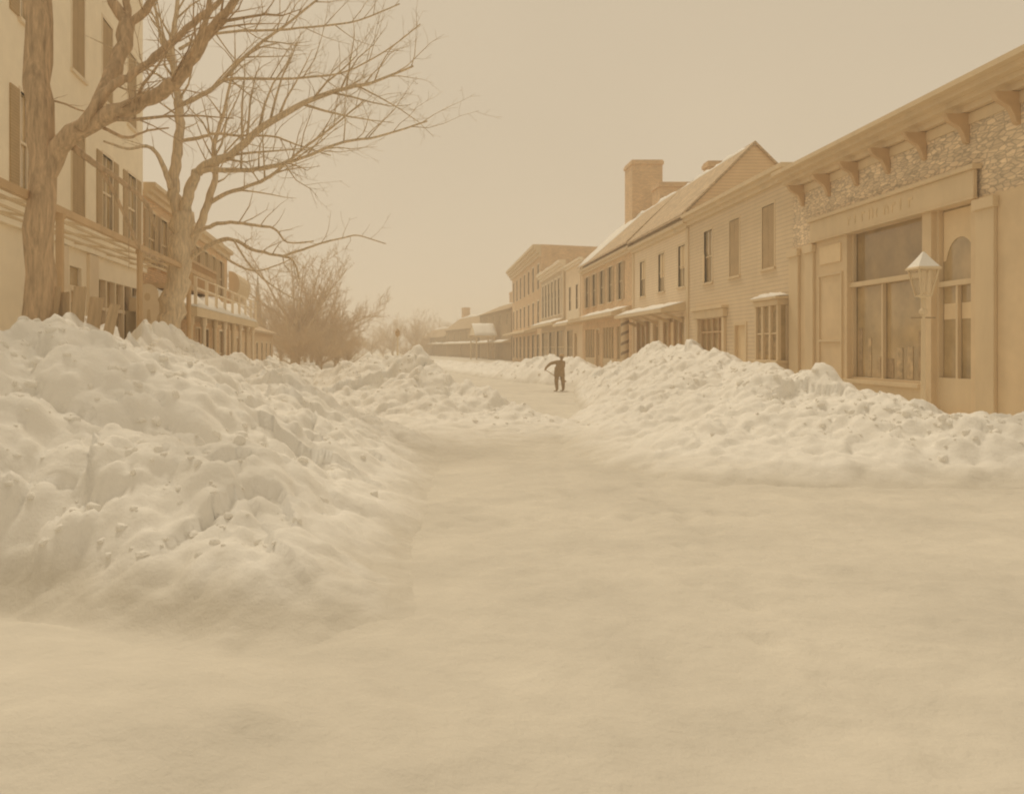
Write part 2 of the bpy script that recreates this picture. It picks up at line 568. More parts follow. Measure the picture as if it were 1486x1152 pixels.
def clod(mb, c, s, rng):
    """an angular lump: hull of random points, faces split once and roughened"""
    bm = bmesh.new()
    ax = [s * rng.uniform(0.75, 1.3), s * rng.uniform(0.75, 1.2), s * rng.uniform(0.6, 0.95)]
    for k in range(13):
        v = Vector((rng.gauss(0, 1), rng.gauss(0, 1), rng.gauss(0, 1))).normalized()
        bm.verts.new((v.x * ax[0], v.y * ax[1], v.z * ax[2]))
    bmesh.ops.convex_hull(bm, input=bm.verts[:])
    bmesh.ops.subdivide_edges(bm, edges=bm.edges[:], cuts=1, use_grid_fill=True, smooth=0.35)
    bm.verts.index_update()
    rot = Matrix.Rotation(rng.uniform(0, 6.28), 3, 'Z')
    vs = [rot @ (v.co * (1 + rng.uniform(-0.07, 0.07))) + Vector(c) for v in bm.verts]
    fs = [[v.index for v in f.verts] for f in bm.faces]
    bm.free()
    mb.add(vs, fs)


mb = MB()
for bi, (zf, crest) in enumerate(ALL_BANKS):
    for i in range((1500, 420, 800, 140)[bi]):
        j = rnd.randrange(len(crest) - 1)
        t = rnd.random()
        cx = crest[j][0] * (1 - t) + crest[j + 1][0] * t
        cy = crest[j][1] * (1 - t) + crest[j + 1][1] * t
        side = (1, 1, -1, -1)[bi] if bi != 1 else 0
        off = abs(rnd.gauss(0, 2.2 if bi == 0 else 1.1))
        x = cx + (off * side if side else rnd.gauss(0, 0.9)) + rnd.uniform(-0.3, 0.3)
        y = cy + rnd.gauss(0, 0.5) - (abs(rnd.gauss(0, 1.4)) if bi == 1 else 0)
        z = float(zf(np.array([x]), np.array([y]))[0])
        if z < 0.25:
            continue
        s = rnd.choice((0.02, 0.025, 0.03, 0.04, 0.055, 0.08)) * (1.6 if bi == 3 else 1)
        clod(mb, (x, y, z - s * 0.25), s, rnd)
# the broken lumps at the near end of the left bank
zf0 = ALL_BANKS[0][0]
for i in range(80):
    x = -1.2 - rnd.random() * 2.2
    y = 6.9 + rnd.random() ** 1.5 * 2.2 + max(0, -(x + 2.0)) * 0.4
    z = float(zf0(np.array([x]), np.array([y]))[0])
    s = rnd.choice((0.02, 0.025, 0.03, 0.04, 0.055))
    clod(mb, (x, y, z - s * 0.25), s, rnd)
o = mb.build('snow_clods', SNOW, smooth=False)
tag(o, 'loose clods of white snow scattered over the banks', 'snow clods', kind='stuff')


# ------------------------------------------------------------------ building helpers
def window(par, x, z0, z1, w, y=0.0, blind=0.0, shutters=None, sill=True, cas=0.10, m=None, bars=(1, 1), glass=None, lower=None):
    """window = casing and sash bars; sub-parts pane, blind, shutter"""
    m = m or TRIM
    b = MB()
    x0, x1 = x - w / 2, x + w / 2
    b.box(x0 - cas, x0, y - 0.035, y + 0.05, z0, z1 + cas)
    b.box(x1, x1 + cas, y - 0.035, y + 0.05, z0, z1 + cas)
    b.box(x0, x1, y - 0.033, y + 0.05, z1, z1 + cas)
    if sill:
        b.box(x0 - cas - 0.05, x1 + cas + 0.05, y - 0.10, y + 0.05, z0 - 0.09, z0)
    for k in range(1, bars[0] + 1):
        xx = x0 + (x1 - x0) * k / (bars[0] + 1)
        b.box(xx - 0.018, xx + 0.018, y + 0.015, y + 0.05, z0, z1)
    for k in range(1, bars[1] + 1):
        zz = z0 + (z1 - z0) * k / (bars[1] + 1)
        b.box(x0, x1, y + 0.01, y + 0.052, zz - 0.03, zz + 0.03)
    o = b.build('window', m, par)
    MB().box(x0, x1, y + 0.06, y + 0.07, z0, z1).build('pane', glass or GLASS, o)
    if blind > 0:
        MB().box(x0 + 0.03, x1 - 0.03, y + 0.053, y + 0.0585, z1 - (z1 - z0) * blind, z1).build('blind', BLIND, o)
    if shutters == 'open':
        for a, c in ((x0 - cas - w * 0.5, x0 - cas - 0.01), (x1 + cas + 0.01, x1 + cas + w * 0.5)):
            MB().box(a, c, y - 0.055, y - 0.004, z0, z1).build('shutter', SHUTTER, o)
    elif shutters == 'closed':
        for a, c in ((x0, (x0 + x1) / 2 - 0.01), ((x0 + x1) / 2 + 0.01, x1)):
            MB().box(a, c, y - 0.012, y + 0.009, z0 + 0.02, z1 - 0.02).build('shutter', SHUTTER, o)
    return o


def door(par, x, z0, z1, w, y=0.0, m=None, leaf=None, light=True):
    b = MB()
    x0, x1 = x - w / 2, x + w / 2
    leafm = leaf or TRIM_DARK
    b.box(x0, x1, y + 0.09, y + 0.13, z0, z1)
    for a, c in ((z0 + 0.15, z0 + 0.9), (z0 + 1.05, z1 - 0.15)):
        b.box(x0 + 0.1, x0 + 0.16, y + 0.075, y + 0.09, a, c)
        b.box(x1 - 0.16, x1 - 0.1, y + 0.075, y + 0.09, a, c)
        b.box(x0 + 0.16, x1 - 0.16, y + 0.0755, y + 0.09, c - 0.06, c)
        b.box(x0 + 0.16, x1 - 0.16, y + 0.0755, y + 0.09, a, a + 0.06)
    o = b.build('door', leafm, par)
    f = MB()
    f.box(x0 - 0.14, x0, y - 0.05, y + 0.1, z0, z1 + 0.14)
    f.box(x1, x1 + 0.14, y - 0.05, y + 0.1, z0, z1 + 0.14)
    f.box(x0, x1, y - 0.047, y + 0.1, z1, z1 + 0.14)
    f.build('frame', m or TRIM, o)
    if light:
        MB().box(x0 + 0.18, x1 - 0.18, y + 0.08, y + 0.088, z0 + 1.15, z1 - 0.28).build('pane', GLASS_DK, o)
    MB().lathe([(0.001, -0.03), (0.03, -0.02), (0.03, 0.02), (0.001, 0.03)], 8, (x1 - 0.09, y + 0.05, z0 + 1.0)).build('handle', IRON, o)
    return o


def shell(par, W, D, z1, ops, m, z0=-0.2, reveal=0.14, name='wall'):
    b = MB()
    b.wall(0, W, z0, z1, 0, ops, reveal)
    b.add([(0, 0, z0), (0, D, z0), (0, D, z1), (0, 0, z1)], [(0, 3, 2, 1)])
    b.add([(W, 0, z0), (W, D, z0), (W, D, z1), (W, 0, z1)], [(0, 1, 2, 3)])
    b.add([(0, D, z0), (W, D, z0), (W, D, z1), (0, D, z1)], [(0, 3, 2, 1)])
    b.add([(0, 0, z1), (W, 0, z1), (W, D, z1), (0, D, z1)], [(0, 1, 2, 3)])
    return b.build(name, m, par)


def opening(x, z0, z1, w):
    return (x - w / 2, x + w / 2, z0, z1)


def cornice(par, x0, x1, z0, z1, out, m, ret=0.25, steps=3, name='cornice'):
    prof = [(0.02, z0)]
    for k in range(steps):
        n = -out * (k + 1) / steps
        za = z0 + (z1 - z0) * k / steps
        zb = z0 + (z1 - z0) * (k + 1) / steps
        prof += [(n, za + (0.02 if k else 0.0)), (n, zb)]
    prof += [(0.02, z1)]
    return MB().prism(prof, x0, x1).build(name, m, par)


def snow_slab(par, pts, t, name='snow_cap', seed=0, n=26, mth=5):
    """soft snow lying on a roof or ledge: quad patch given by 4 corners (a, b along the eave; c, d above)"""
    a, b, c, d = [Vector(p) for p in pts]
    nx, ny = n, mth
    rng = random.Random(seed)
    vs, fs = [], []
    ph = rng.uniform(0, 9)
    for j in range(ny + 1):
        for i in range(nx + 1):
            u, v = i / nx, j / ny
            p = (a * (1 - u) + b * u) * (1 - v) + (d * (1 - u) + c * u) * v
            edge = min(1.0, 5 * min(u * 2, (1 - u) * 2, v + 0.05, 1.05 - v))
            hgt = t * max(0.12, edge) * (0.8 + 0.25 * math.sin(u * 17 + ph) + 0.15 * math.sin(u * 41 + v * 9 + ph) + rng.uniform(-0.1, 0.1))
            vs.append(p + Vector((0, 0, hgt)))
    o = len(vs)
    for j in range(ny):
        for i in range(nx):
            q = j * (nx + 1) + i
            fs.append((q, q + 1, q + nx + 2, q + nx + 1))
    base = []
    ring = [i for i in range(nx + 1)] + [j * (nx + 1) + nx for j in range(1, ny + 1)] + \
           [ny * (nx + 1) + i for i in range(nx - 1, -1, -1)] + [j * (nx + 1) for j in range(ny - 1, 0, -1)]
    for q in ring:
        j, i = divmod(q, nx + 1)
        u, v = i / nx, j / ny
        p = (a * (1 - u) + b * u) * (1 - v) + (d * (1 - u) + c * u) * v
        base.append(len(vs))
        vs.append(p + Vector((0, 0, 0.004)))
    for k in range(len(ring)):
        k2 = (k + 1) % len(ring)
        fs.append((ring[k], base[k], base[k2], ring[k2]))
    return MB().add(vs, fs).build(name, SNOW, par, smooth=True)


def chimney(par, x0, x1, y0, y1, z0, z1, m=BRICK_DARK):
    b = MB()
    b.box(x0, x1, y0, y1, z0, z1 - 0.35)
    b.box(x0 - 0.09, x1 + 0.09, y0 - 0.09, y1 + 0.09, z1 - 0.347, z1 - 0.12)
    b.box(x0 - 0.03, x1 + 0.03, y0 - 0.03, y1 + 0.03, z1 - 0.117, z1)
    return b.build('chimney', m, par)


def gable_roof(par, x0, x1, y0, yr, yb, ze, zr, m=SHINGLE, th=0.14, name='roof'):
    """ridge along local x; front eave y0, ridge yr, back eave yb"""
    b = MB()
    prof = [(y0, ze), (yr, zr), (yb, ze), (yb, ze - th), (yr, zr - th), (y0, ze - th)]
    b.prism(prof, x0, x1)
    return b.build(name, m, par)


XR = 12.9


def right_house(name, label, cat, yfar):
    return thing(name, label, cat, (XR, yfar, 0), -math.pi / 2)


# ------------------------------------------------------------------ stone shop, nearest on the right
S = right_house('stone_shop', 'two-storey shop with rubble-stone upper wall, bracketed cornice and dark shop windows, nearest on the right', 'shop', 30.2)
yf = 30.2
W = 14.5
bays = [(yf - 26.15, yf - 22.15), (yf - 21.75, yf - 20.15)]
ops = [(bays[0][0], bays[0][1], 1.0, 5.5), (bays[1][0], bays[1][1], 0.35, 5.5)]
b = MB()
b.wall(0, W, -0.2, 7.9, 0, [(o_[0] - 0.08, o_[1] + 0.08, o_[2] - 0.08, o_[3] + 0.02) for o_ in ops], 0.3)
b.box(0, W, 0.301, 12, 7.2, 7.9)
b.add([(0, 0, -0.2), (0, 12, -0.2), (0, 12, 7.9), (0, 0, 7.9)], [(0, 3, 2, 1)])
b.add([(W, 0, -0.2), (W, 12, -0.2), (W, 12, 7.9), (W, 0, 7.9)], [(0, 1, 2, 3)])
b.build('wall', STONE, S)
# smooth rendered lower storey in front of the rubble
lo = MB()
lo.wall(0, W, -0.2, 5.52, -0.06, ops, 0.33)
lo.add([(0, -0.06, 5.52), (W, -0.06, 5.52), (W, 0, 5.52), (0, 0, 5.52)], [(0, 1, 2, 3)])
lo.build('shop_front', mat('shop_front_paint', (0.712, 0.566, 0.374), 0.75, 0.10, 0.9, 0.15, 10.0), S)
cor = cornice(S, -0.05, W, 7.62, 8.22, 0.75, TRIM, steps=4)
snow_slab(cor, [(0.1, -0.7, 8.22), (W - 0.1, -0.7, 8.22), (W - 0.1, -0.1, 8.24), (0.1, -0.1, 8.24)], 0.05, seed=3, n=60)
for yy in (29.3, 27.4, 25.6, 23.85, 22.1, 20.35, 18.6, 16.9):
    x = yf - yy
    b = MB()
    b.prism([(-0.001, 6.88), (-0.1, 6.93), (-0.15, 7.1), (-0.24, 7.27), (-0.5, 7.43), (-0.6, 7.615), (-0.001, 7.615)], x - 0.08, x + 0.08)
    bevel(b.build('bracket', TRIM_DARK, S), 0.02)
# frieze board under the cornice
MB().box(-0.02, W, -0.035, -0.002, 7.34, 7.6).build('frieze', TRIM, S)
# sign board over the shop windows
sx0, sx1 = yf - 28.5, yf - 19.9
sb = MB()
sb.box(sx0, sx1, -0.16, -0.062, 5.56, 6.2)
sb.box(sx0 - 0.08, sx1 + 0.08, -0.24, -0.003, 6.2, 6.32)
sb.box(sx0 - 0.04, sx1 + 0.04, -0.2, -0.062, 5.5, 5.557)
sign = bevel(sb.build('sign_board', TRIM, S), 0.015)
rl = random.Random(31)
x = yf - 25.9
for k in range(9):                        # worn, unreadable lettering
    lb = MB()
    h = rl.uniform(0.24, 0.34)
    lb.box(x, x + 0.07, -0.172, -0.161, 5.74, 5.74 + h)
    if k % 3 != 1:
        lb.box(x + 0.07, x + 0.2, -0.171, -0.161, 5.74 + h - 0.07, 5.74 + h)
    if k % 2 and k % 3 != 1:
        lb.box(x + 0.2, x + 0.26, -0.172, -0.161, 5.74, 5.74 + h * 0.8)
    x += 0.41
    lb.build('letter', mat('faded_lettering', (0.70, 0.55, 0.35), 0.8, 0.2, 4.0), sign)
# pilasters
for a, c in ((0.0, 0.75), (yf - 28.9, yf - 28.3), (yf - 19.85, yf - 19.2), (W - 1.6, W - 0.9)):
    b = MB()
    b.box(a, c, -0.15, -0.061, 0.0, 5.45)
    b.box(a - 0.05, c + 0.05, -0.2, -0.061, 0.0, 0.45)
    b.box(a - 0.06, c + 0.06, -0.21, -0.061, 5.2, 5.452)
    bevel(b.build('pilaster', TRIM, S), 0.015)
# big shop window: dark upper light, mullioned lower lights with goods behind
a, c = bays[0]
b = MB()
for xx in (a, (a + c) / 2 - 0.3, c - 0.09):
    b.box(xx, xx + 0.09, 0.1, 0.2, 1.0, 3.86)
b.box(a, c, 0.02, 0.2, 3.86, 4.0)
b.box(a, a + 0.09, 0.1, 0.2, 4.0, 5.5)
b.box(c - 0.09, c, 0.1, 0.2, 4.0, 5.5)
b.box(a, c, 0.05, 0.2, 1.0, 1.12)
wn = b.build('window', TRIM, S)
MB().box(a, c, 0.22, 0.24, 4.0, 5.5).build('pane', GLASS_DK, wn)
MB().box(a, c, 0.22, 0.24, 1.0, 3.86).build('pane', GLASS, wn)
b = MB()
b.prism([(0.02, 3.84), (-0.5, 3.3), (-0.5, 3.27), (0.02, 3.8)], a + 1.2, c - 0.5)
# goods in the window
rg = random.Random(8)
for k in range(7):
    xx = a + 0.2 + k * 0.53
    MB().box(xx, xx + rg.uniform(0.18, 0.36), 0.206, 0.218, 1.15, 1.15 + rg.uniform(0.3, 1.5)).build('shop_goods', mat('pale_goods', (0.52, 0.40, 0.25), 0.8, 0.35, 4.0) if k % 3 else mat('goods', (0.42, 0.31, 0.19), 0.8, 0.3, 4.0), wn)
MB().box(a - 0.05, c + 0.05, -0.12, -0.061, 0.55, 0.95).build('stall_riser', TRIM, S)
MB().box(a - 0.06, c + 0.06, -0.22, -0.061, 0.953, 1.06).build('window_sill', TRIM, S)
# shop door bay
a, c = bays[1]
b = MB()
b.box(a, a + 0.1, 0.08, 0.2, 0.35, 5.5)
b.box(c - 0.1, c, 0.08, 0.2, 0.35, 5.5)
b.box((a + c) / 2 - 0.04, (a + c) / 2 + 0.04, 0.1, 0.2, 0.35, 3.55)
b.box(a + 0.1, c - 0.1, 0.08, 0.2, 3.55, 3.68)
b.box(a + 0.1, c - 0.1, 0.09, 0.2, 0.35, 1.25)
dr = b.build('door', TRIM, S)
MB().box(a + 0.1, c - 0.1, 0.21, 0.23, 1.25, 3.55).build('pane', GLASS, dr)
MB().box(a + 0.1, c - 0.1, 0.21, 0.23, 3.68, 5.5).build('pane', GLASS, dr)
# pale reflections in the glass, put in as drape and half-blind shapes
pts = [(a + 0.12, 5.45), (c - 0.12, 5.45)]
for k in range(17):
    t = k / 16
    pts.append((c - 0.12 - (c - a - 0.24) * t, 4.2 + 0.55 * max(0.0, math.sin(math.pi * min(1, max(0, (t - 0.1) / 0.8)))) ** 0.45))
MB().prism_y(pts, 0.19, 0.205).build('curtain_or_reflection', BLIND, dr)
MB().box(a + 0.14, (a + c) / 2 - 0.06, 0.192, 0.206, 2.72, 3.12).build('blind', BLIND, dr)  # this and its twin: lower pale reflection, painted as a strip
MB().box((a + c) / 2 + 0.06, c - 0.14, 0.192, 0.206, 2.72, 3.12).build('blind', BLIND, dr)
st = MB().box(a - 0.15, c + 0.15, -0.75, -0.061, -0.1, 0.33).build('doorstep', TRIM, S)
snow_slab(st, [(a - 0.1, -0.72, 0.33), (c + 0.1, -0.72, 0.33), (c + 0.1, -0.12, 0.34), (a - 0.1, -0.12, 0.34)], 0.07, seed=5, n=14)
# pale plate on the narrow panel beside the window
MB().box(yf - 27.9, yf - 26.5, -0.10, -0.061, 4.72, 5.3).build('plate', BLIND, S)
b = MB()
b.box(yf - 28.0, yf - 27.93, -0.11, -0.061, 0.9, 4.4)
b.box(yf - 26.47, yf - 26.4, -0.11, -0.061, 0.9, 4.4)
b.box(yf - 27.93, yf - 26.47, -0.108, -0.061, 4.33, 4.4)
b.box(yf - 27.93, yf - 26.47, -0.108, -0.061, 2.2, 2.28)
b.build('panel_moulding', TRIM, S)

# ------------------------------------------------------------------ house A (tan brick with the bay)
yf = 42.3
A = right_house('flat_roofed_house', 'tan flat-roofed two-storey house with a snow-topped bay window, left of the stone shop', 'house', yf)
W = 12.1
wins = [(yf - 39.4, 'none'), (yf - 36.0, 'closed'), (yf - 32.4, 'closed')]
ops = [opening(x, 5.05, 7.45, 1.15) for x, _ in wins]
dx = yf - 35.3
ops.append((yf - 40.6, yf - 37.3, 0.3, 3.35))
ops.append(opening(dx, 0.3, 3.0, 1.25))
shell(A, W - 0.003, 11, 8.1, ops, mat('plain_tan_siding', (0.712, 0.580, 0.407), 0.85, 0.06, 0.9, 0.25, pattern='clapboard', psize=0.16), reveal=0.18)
cornice(A, -0.05, W - 0.005, 8.08, 8.62, 0.42, TRIM, steps=3)
for i, (x, s) in enumerate(wins):
    window(A, x, 5.05, 7.45, 1.15, 0.02, shutters=None if s == 'none' else s, bars=(1, 1))
    if s == 'none':
        MB().box(x - 0.62, x - 0.44, -0.06, -0.02, 5.1, 6.4).build('frame_reflection', BLIND, A)  # pale upright reflection along the window frame, painted as a thin strip
# shop entry: pilasters, lintel, panelled doors and side lights
b = MB()
for xx in (yf - 40.95, yf - 37.3):
    b.box(xx, xx + 0.32, -0.12, -0.002, 0, 3.35)
b.box(yf - 41.1, yf - 36.85, -0.2, -0.002, 3.38, 3.75)
b.box(yf - 41.2, yf - 36.75, -0.3, -0.002, 3.753, 3.87)
bevel(b.build('doorcase', TRIM, A), 0.012)
b = MB()
for k in range(5):
    xx = yf - 40.6 + k * 0.805
    b.box(xx, xx + 0.08, 0.05, 0.15, 0.3, 3.35)
b.box(yf - 40.6, yf - 37.3, 0.06, 0.149, 0.3, 1.0)
b.box(yf - 40.6, yf - 37.3, 0.06, 0.148, 2.7, 2.78)
d = b.build('double_door', TRIM_DARK, A)
MB().box(yf - 40.6, yf - 37.3, 0.152, 0.165, 1.0, 3.35).build('pane', GLASS, d)
door(A, dx, 0.3, 2.95, 1.2, 0.02, m=TRIM, leaf=BLIND, light=False)
# bay window
bx0, bx1 = yf - 32.6, yf - 30.4
b = MB()
b.prism_y([(bx0, 0.6), (bx1, 0.6), (bx1, 1.45), (bx0, 1.45)], -0.45, -0.003)
b.prism_y([(bx0 - 0.08, 1.452), (bx1 + 0.08, 1.452), (bx1 + 0.08, 1.56), (bx0 - 0.08, 1.56)], -0.53, -0.003)
for xx in (bx0, bx0 + 0.66, bx0 + 1.36, bx1 - 0.16):
    b.box(xx, xx + 0.16, -0.45, -0.33, 1.56, 3.55)
for xx in (bx0, bx1 - 0.12):
    b.box(xx, xx + 0.12, -0.15, -0.003, 1.56, 3.55)
b.box(bx0 - 0.03, bx1 + 0.03, -0.48, -0.003, 3.55, 3.76)
b.box(bx0 - 0.12, bx1 + 0.12, -0.58, -0.003, 3.763, 3.86)
for zz in (2.5,):
    b.box(bx0 + 0.16, bx1 - 0.16, -0.41, -0.36, zz, zz + 0.06)
bay = bevel(b.build('bay_window', TRIM, A), 0.012)
b = MB().box(bx0 + 0.05, bx1 - 0.05, -0.35, -0.33, 1.56, 3.55)
b.box(bx1 - 0.07, bx1 - 0.05, -0.329, -0.15, 1.56, 3.55).box(bx0 + 0.05, bx0 + 0.07, -0.329, -0.15, 1.56, 3.55)
b.build('pane', GLASS, bay)
b = MB()
for k in range(3):
    b.box(bx0 + 0.2 + k * 0.7, bx0 + 0.6 + k * 0.64, -0.358, -0.352, 1.75, 3.4)
b.build('curtain_or_reflection', mat('lace', (0.43, 0.32, 0.19), 0.9, 0.3, 5.0), bay)
snow_slab(bay, [(bx0 - 0.1, -0.57, 3.86), (bx1 + 0.1, -0.57, 3.86), (bx1 + 0.1, -0.05, 3.9), (bx0 - 0.1, -0.05, 3.9)], 0.14, seed=8, n=16)

# ------------------------------------------------------------------ house B (clapboard) and C (dark, shuttered) under steep roofs
yf = 54.0
B = right_house('clapboard_house', 'pale clapboard two-storey house with three sash windows above a snowy shop canopy and steep roof', 'house', yf)
W = 11.7
zw = 8.9
bw = [yf - 51.6, yf - 47.4, yf - 43.55]
ops = [opening(x, 5.15, 7.25, 1.15) for x in bw]
ops += [(0.9, 4.2, 0.6, 3.6), (4.9, 6.1, 0.3, 3.6), (6.9, 10.9, 0.6, 3.6)]
shell(B, W - 0.003, 7.6, zw, ops, CLAP_PALE, reveal=0.16)
# gable triangles
rdg = 16.16 - XR
for xx in (0.0, W - 0.003):
    MB().add([(xx, 0.0, zw), (xx, 7.0, zw), (xx, rdg, 12.15)], [(0, 1, 2)]).build('gable', CLAP_DARK, B)
roofB = gable_roof(B, -0.0, W + 0.12, -0.4, rdg, rdg * 2 + 0.4, 8.7, 12.32)
snow_slab(roofB, [(0, rdg - 0.22, 12.08), (W + 0.1, rdg - 0.22, 12.08), (W + 0.1, rdg + 0.2, 12.1), (0, rdg + 0.2, 12.1)], 0.24, seed=4, n=40)
chimney(roofB, yf - 50.5, yf - 49.6, rdg + 0.1, rdg + 1.1, 11.3, 12.95)
cornice(B, 0, W - 0.005, 8.0, 8.4, 0.32, TRIM, steps=2, name='eave_board')
for i, x in enumerate(bw):
    window(B, x, 5.15, 7.25, 1.15, 0.02, blind=(0.5, 0.62, 0.55)[i], cas=0.13, bars=(1, 1), m=TRIM)
for a, c in ((0.0, 0.32), (W - 0.42, W - 0.006)):
    MB().box(a, c, -0.06, -0.001, 0, 7.99).build('corner_board', TRIM, B)
b = MB()
b.prism([(-0.002, 4.35), (-1.3, 4.0), (-1.3, 3.82), (-0.002, 3.9)], 0.35, W - 0.45)
for k in range(5):
    xx = 0.7 + k * (W - 1.9) / 4
    b.prism([(-0.003, 3.3), (-1.1, 3.82), (-0.9, 3.83), (-0.003, 3.5)], xx, xx + 0.09)
can = b.build('canopy', TRIM, B)
snow_slab(can, [(0.37, -1.28, 4.01), (W - 0.47, -1.28, 4.01), (W - 0.47, -0.1, 4.33), (0.37, -0.1, 4.33)], 0.14, seed=9, n=36)
for (a, c, z0, z1) in ops[3:]:
    n = max(1, int((c - a) / 1.0))
    if c - a < 1.5:
        door(B, (a + c) / 2, z0, z1 - 0.1, c - a - 0.1, 0.02)
        continue
    b = MB()
    for k in range(n + 1):
        xx = a + (c - a) * k / n
        b.box(xx - 0.05, xx + 0.05, 0.02, 0.13, z0, z1)
    b.box(a, c, 0.03, 0.128, z0, z0 + 0.75)
    wn = b.build('window', TRIM_DARK, B)
    MB().box(a, c, 0.135, 0.15, z0 + 0.75, z1).build('pane', GLASS, wn)
    if a > 5:
        MB().box(a + 1.05, a + 2.0, 0.13, 0.1345, z0 + 0.8, z1 - 0.2).build('blind', BLIND, wn)

yf = 72.0
Cc = right_house('shuttered_house', 'dark two-storey house with shuttered windows and a big chimney on its snowy gable roof', 'house', yf)
W = 18.0
zw = 9.03
cw = [2.2, 5.2, 8.2, 11.2, 14.4]
ops = [opening(x, 5.3, 7.8, 1.1) for x in cw]
ops += [(1.2, 5.2, 0.5, 3.5), (6.0, 7.3, 0.3, 3.5), (8.4, 12.2, 0.5, 3.5), (13.2, 16.8, 0.5, 3.5)]
shell(Cc, W - 0.003, 7.6, zw, ops, BRICK_DARK, reveal=0.16)
for xx in (0.0, W - 0.003):
    MB().add([(xx, 0.0, zw), (xx, 7.2, zw), (xx, rdg, 12.2)], [(0, 1, 2)]).build('gable', BRICK_DARK, Cc)
roofC = gable_roof(Cc, -0.15, W - 0.01, -0.45, rdg, rdg * 2 + 0.45, 8.8, 12.32)
snow_slab(roofC, [(-0.1, rdg - 0.25, 12.06), (W, rdg - 0.25, 12.06), (W, rdg + 0.2, 12.1), (-0.1, rdg + 0.2, 12.1)], 0.26, seed=14, n=50)
snow_slab(roofC, [(-0.1, -0.4, 8.85), (4.5, -0.4, 8.85), (8.5, rdg - 0.3, 12.03), (-0.1, rdg - 0.3, 12.03)], 0.2, seed=15, n=24, mth=14)
chimney(roofC, yf - 68.3, yf - 65.8, 2.75, 5.1, 10.5, 16.6)
chimney(roofC, yf - 62.0, yf - 60.0, rdg + 0.05, rdg + 2.2, 10.4, 13.75)
cornice(Cc, 0, W - 0.005, 8.15, 8.55, 0.36, TRIM, steps=2, name='eave_board')
for i, x in enumerate(cw):
    window(Cc, x, 5.3, 7.8, 1.1, 0.02, shutters='open', bars=(1, 1), m=TRIM)
b = MB()
b.prism([(-0.002, 4.75), (-1.3, 4.35), (-1.3, 4.1), (-0.002, 4.2)], 0.3, W - 0.5)
can = b.build('canopy', TRIM, Cc)
snow_slab(can, [(6.4, -1.28, 4.36), (W - 0.55, -1.28, 4.36), (W - 0.55, -0.1, 4.72), (6.4, -0.1, 4.72)], 0.12, seed=19, n=40)
MB().box(0.5, 6.0, -1.36, -1.3, 4.35, 5.1).build('sign_board', TRIM_PALE, Cc)
for (a, c, z0, z1) in ops[5:]:
    if c - a < 1.5:
        door(Cc, (a + c) / 2, z0, z1 - 0.1, c - a - 0.1, 0.02)
        continue
    b = MB()
    for k in range(5):
        xx = a + (c - a) * k / 4
        b.box(xx - 0.06, xx + 0.06, 0.02, 0.13, z0, z1)
    b.box(a, c, 0.03, 0.128, z0, z0 + 0.75)
    wn = b.build('window', TRIM, Cc)
    MB().box(a, c, 0.135, 0.15, z0 + 0.75, z1).build('pane', GLASS, wn)

# barber pole in front of the shuttered house
bp = thing('barber_pole', 'tall pale barber pole with dark spiral stripes beside the shuttered house', 'barber pole', (12.05, 52.6, 0))
rr = 0.24
body = MB().lathe([(0.3, 0.0), (0.3, 0.5), (rr, 0.55), (rr, 3.95), (0.29, 3.98), (0.29, 4.1), (0.16, 4.2), (0.2, 4.32), (0.12, 4.45), (0.01, 4.5)], 20)
body.build('pole', POLEW, bp, smooth=False)
sm = MB()
nseg = 120
vs, fs = [], []
for k in range(nseg + 1):
    z = 0.7 + 3.0 * k / nseg
    a = k / nseg * 2 * math.pi * 5
    for da, dz in ((0, -0.09), (0, 0.09)):
        vs.append(((rr + 0.006) * math.cos(a + da), (rr + 0.006) * math.sin(a + da), z + dz))
for k in range(nseg):
    fs.append((2 * k, 2 * k + 2, 2 * k + 3, 2 * k + 1))
sm.add(vs, fs).build('stripe', STRIPE, bp)

# ------------------------------------------------------------------ D, E, F further up the right side
yf = 81.0
D = right_house('plaster_house', 'narrow pale plastered house between the shuttered house and the arched-window building', 'house', yf)
W = 9.0
dw = [2.6, 6.3]
ops = [opening(x, 5.2, 7.6, 1.1) for x in dw] + [(1.0, 4.0, 0.5, 3.6), (5.0, 6.4, 0.3, 3.4)]
shell(D, W - 0.003, 9, 9.6, ops, PLASTER2, reveal=0.16)
cornice(D, 0, W - 0.005, 9.3, 9.75, 0.3, TRIM_PALE, steps=2)
for x in dw:
    window(D, x, 5.2, 7.6, 1.1, 0.02, m=TRIM_PALE)
window(D, 2.5, 0.5, 3.6, 3.0, 0.02, bars=(3, 1))
door(D, 5.7, 0.3, 3.3, 1.3, 0.02)
can = MB().prism([(-0.002, 4.5), (-1.3, 4.2), (-1.3, 4.0), (-0.002, 4.05)], 0.2, W - 0.2).build('canopy', TRIM, D)
snow_slab(can, [(0.22, -1.28, 4.21), (W - 0.22, -1.28, 4.21), (W - 0.22, -0.1, 4.48), (0.22, -0.1, 4.48)], 0.14, seed=29, n=24)
MB().tube([(W - 0.3, -0.12, 4.6), (W - 0.3, -0.12, 9.3)], [0.06, 0.06], 8).build('downspout', TRIM_PALE, D)

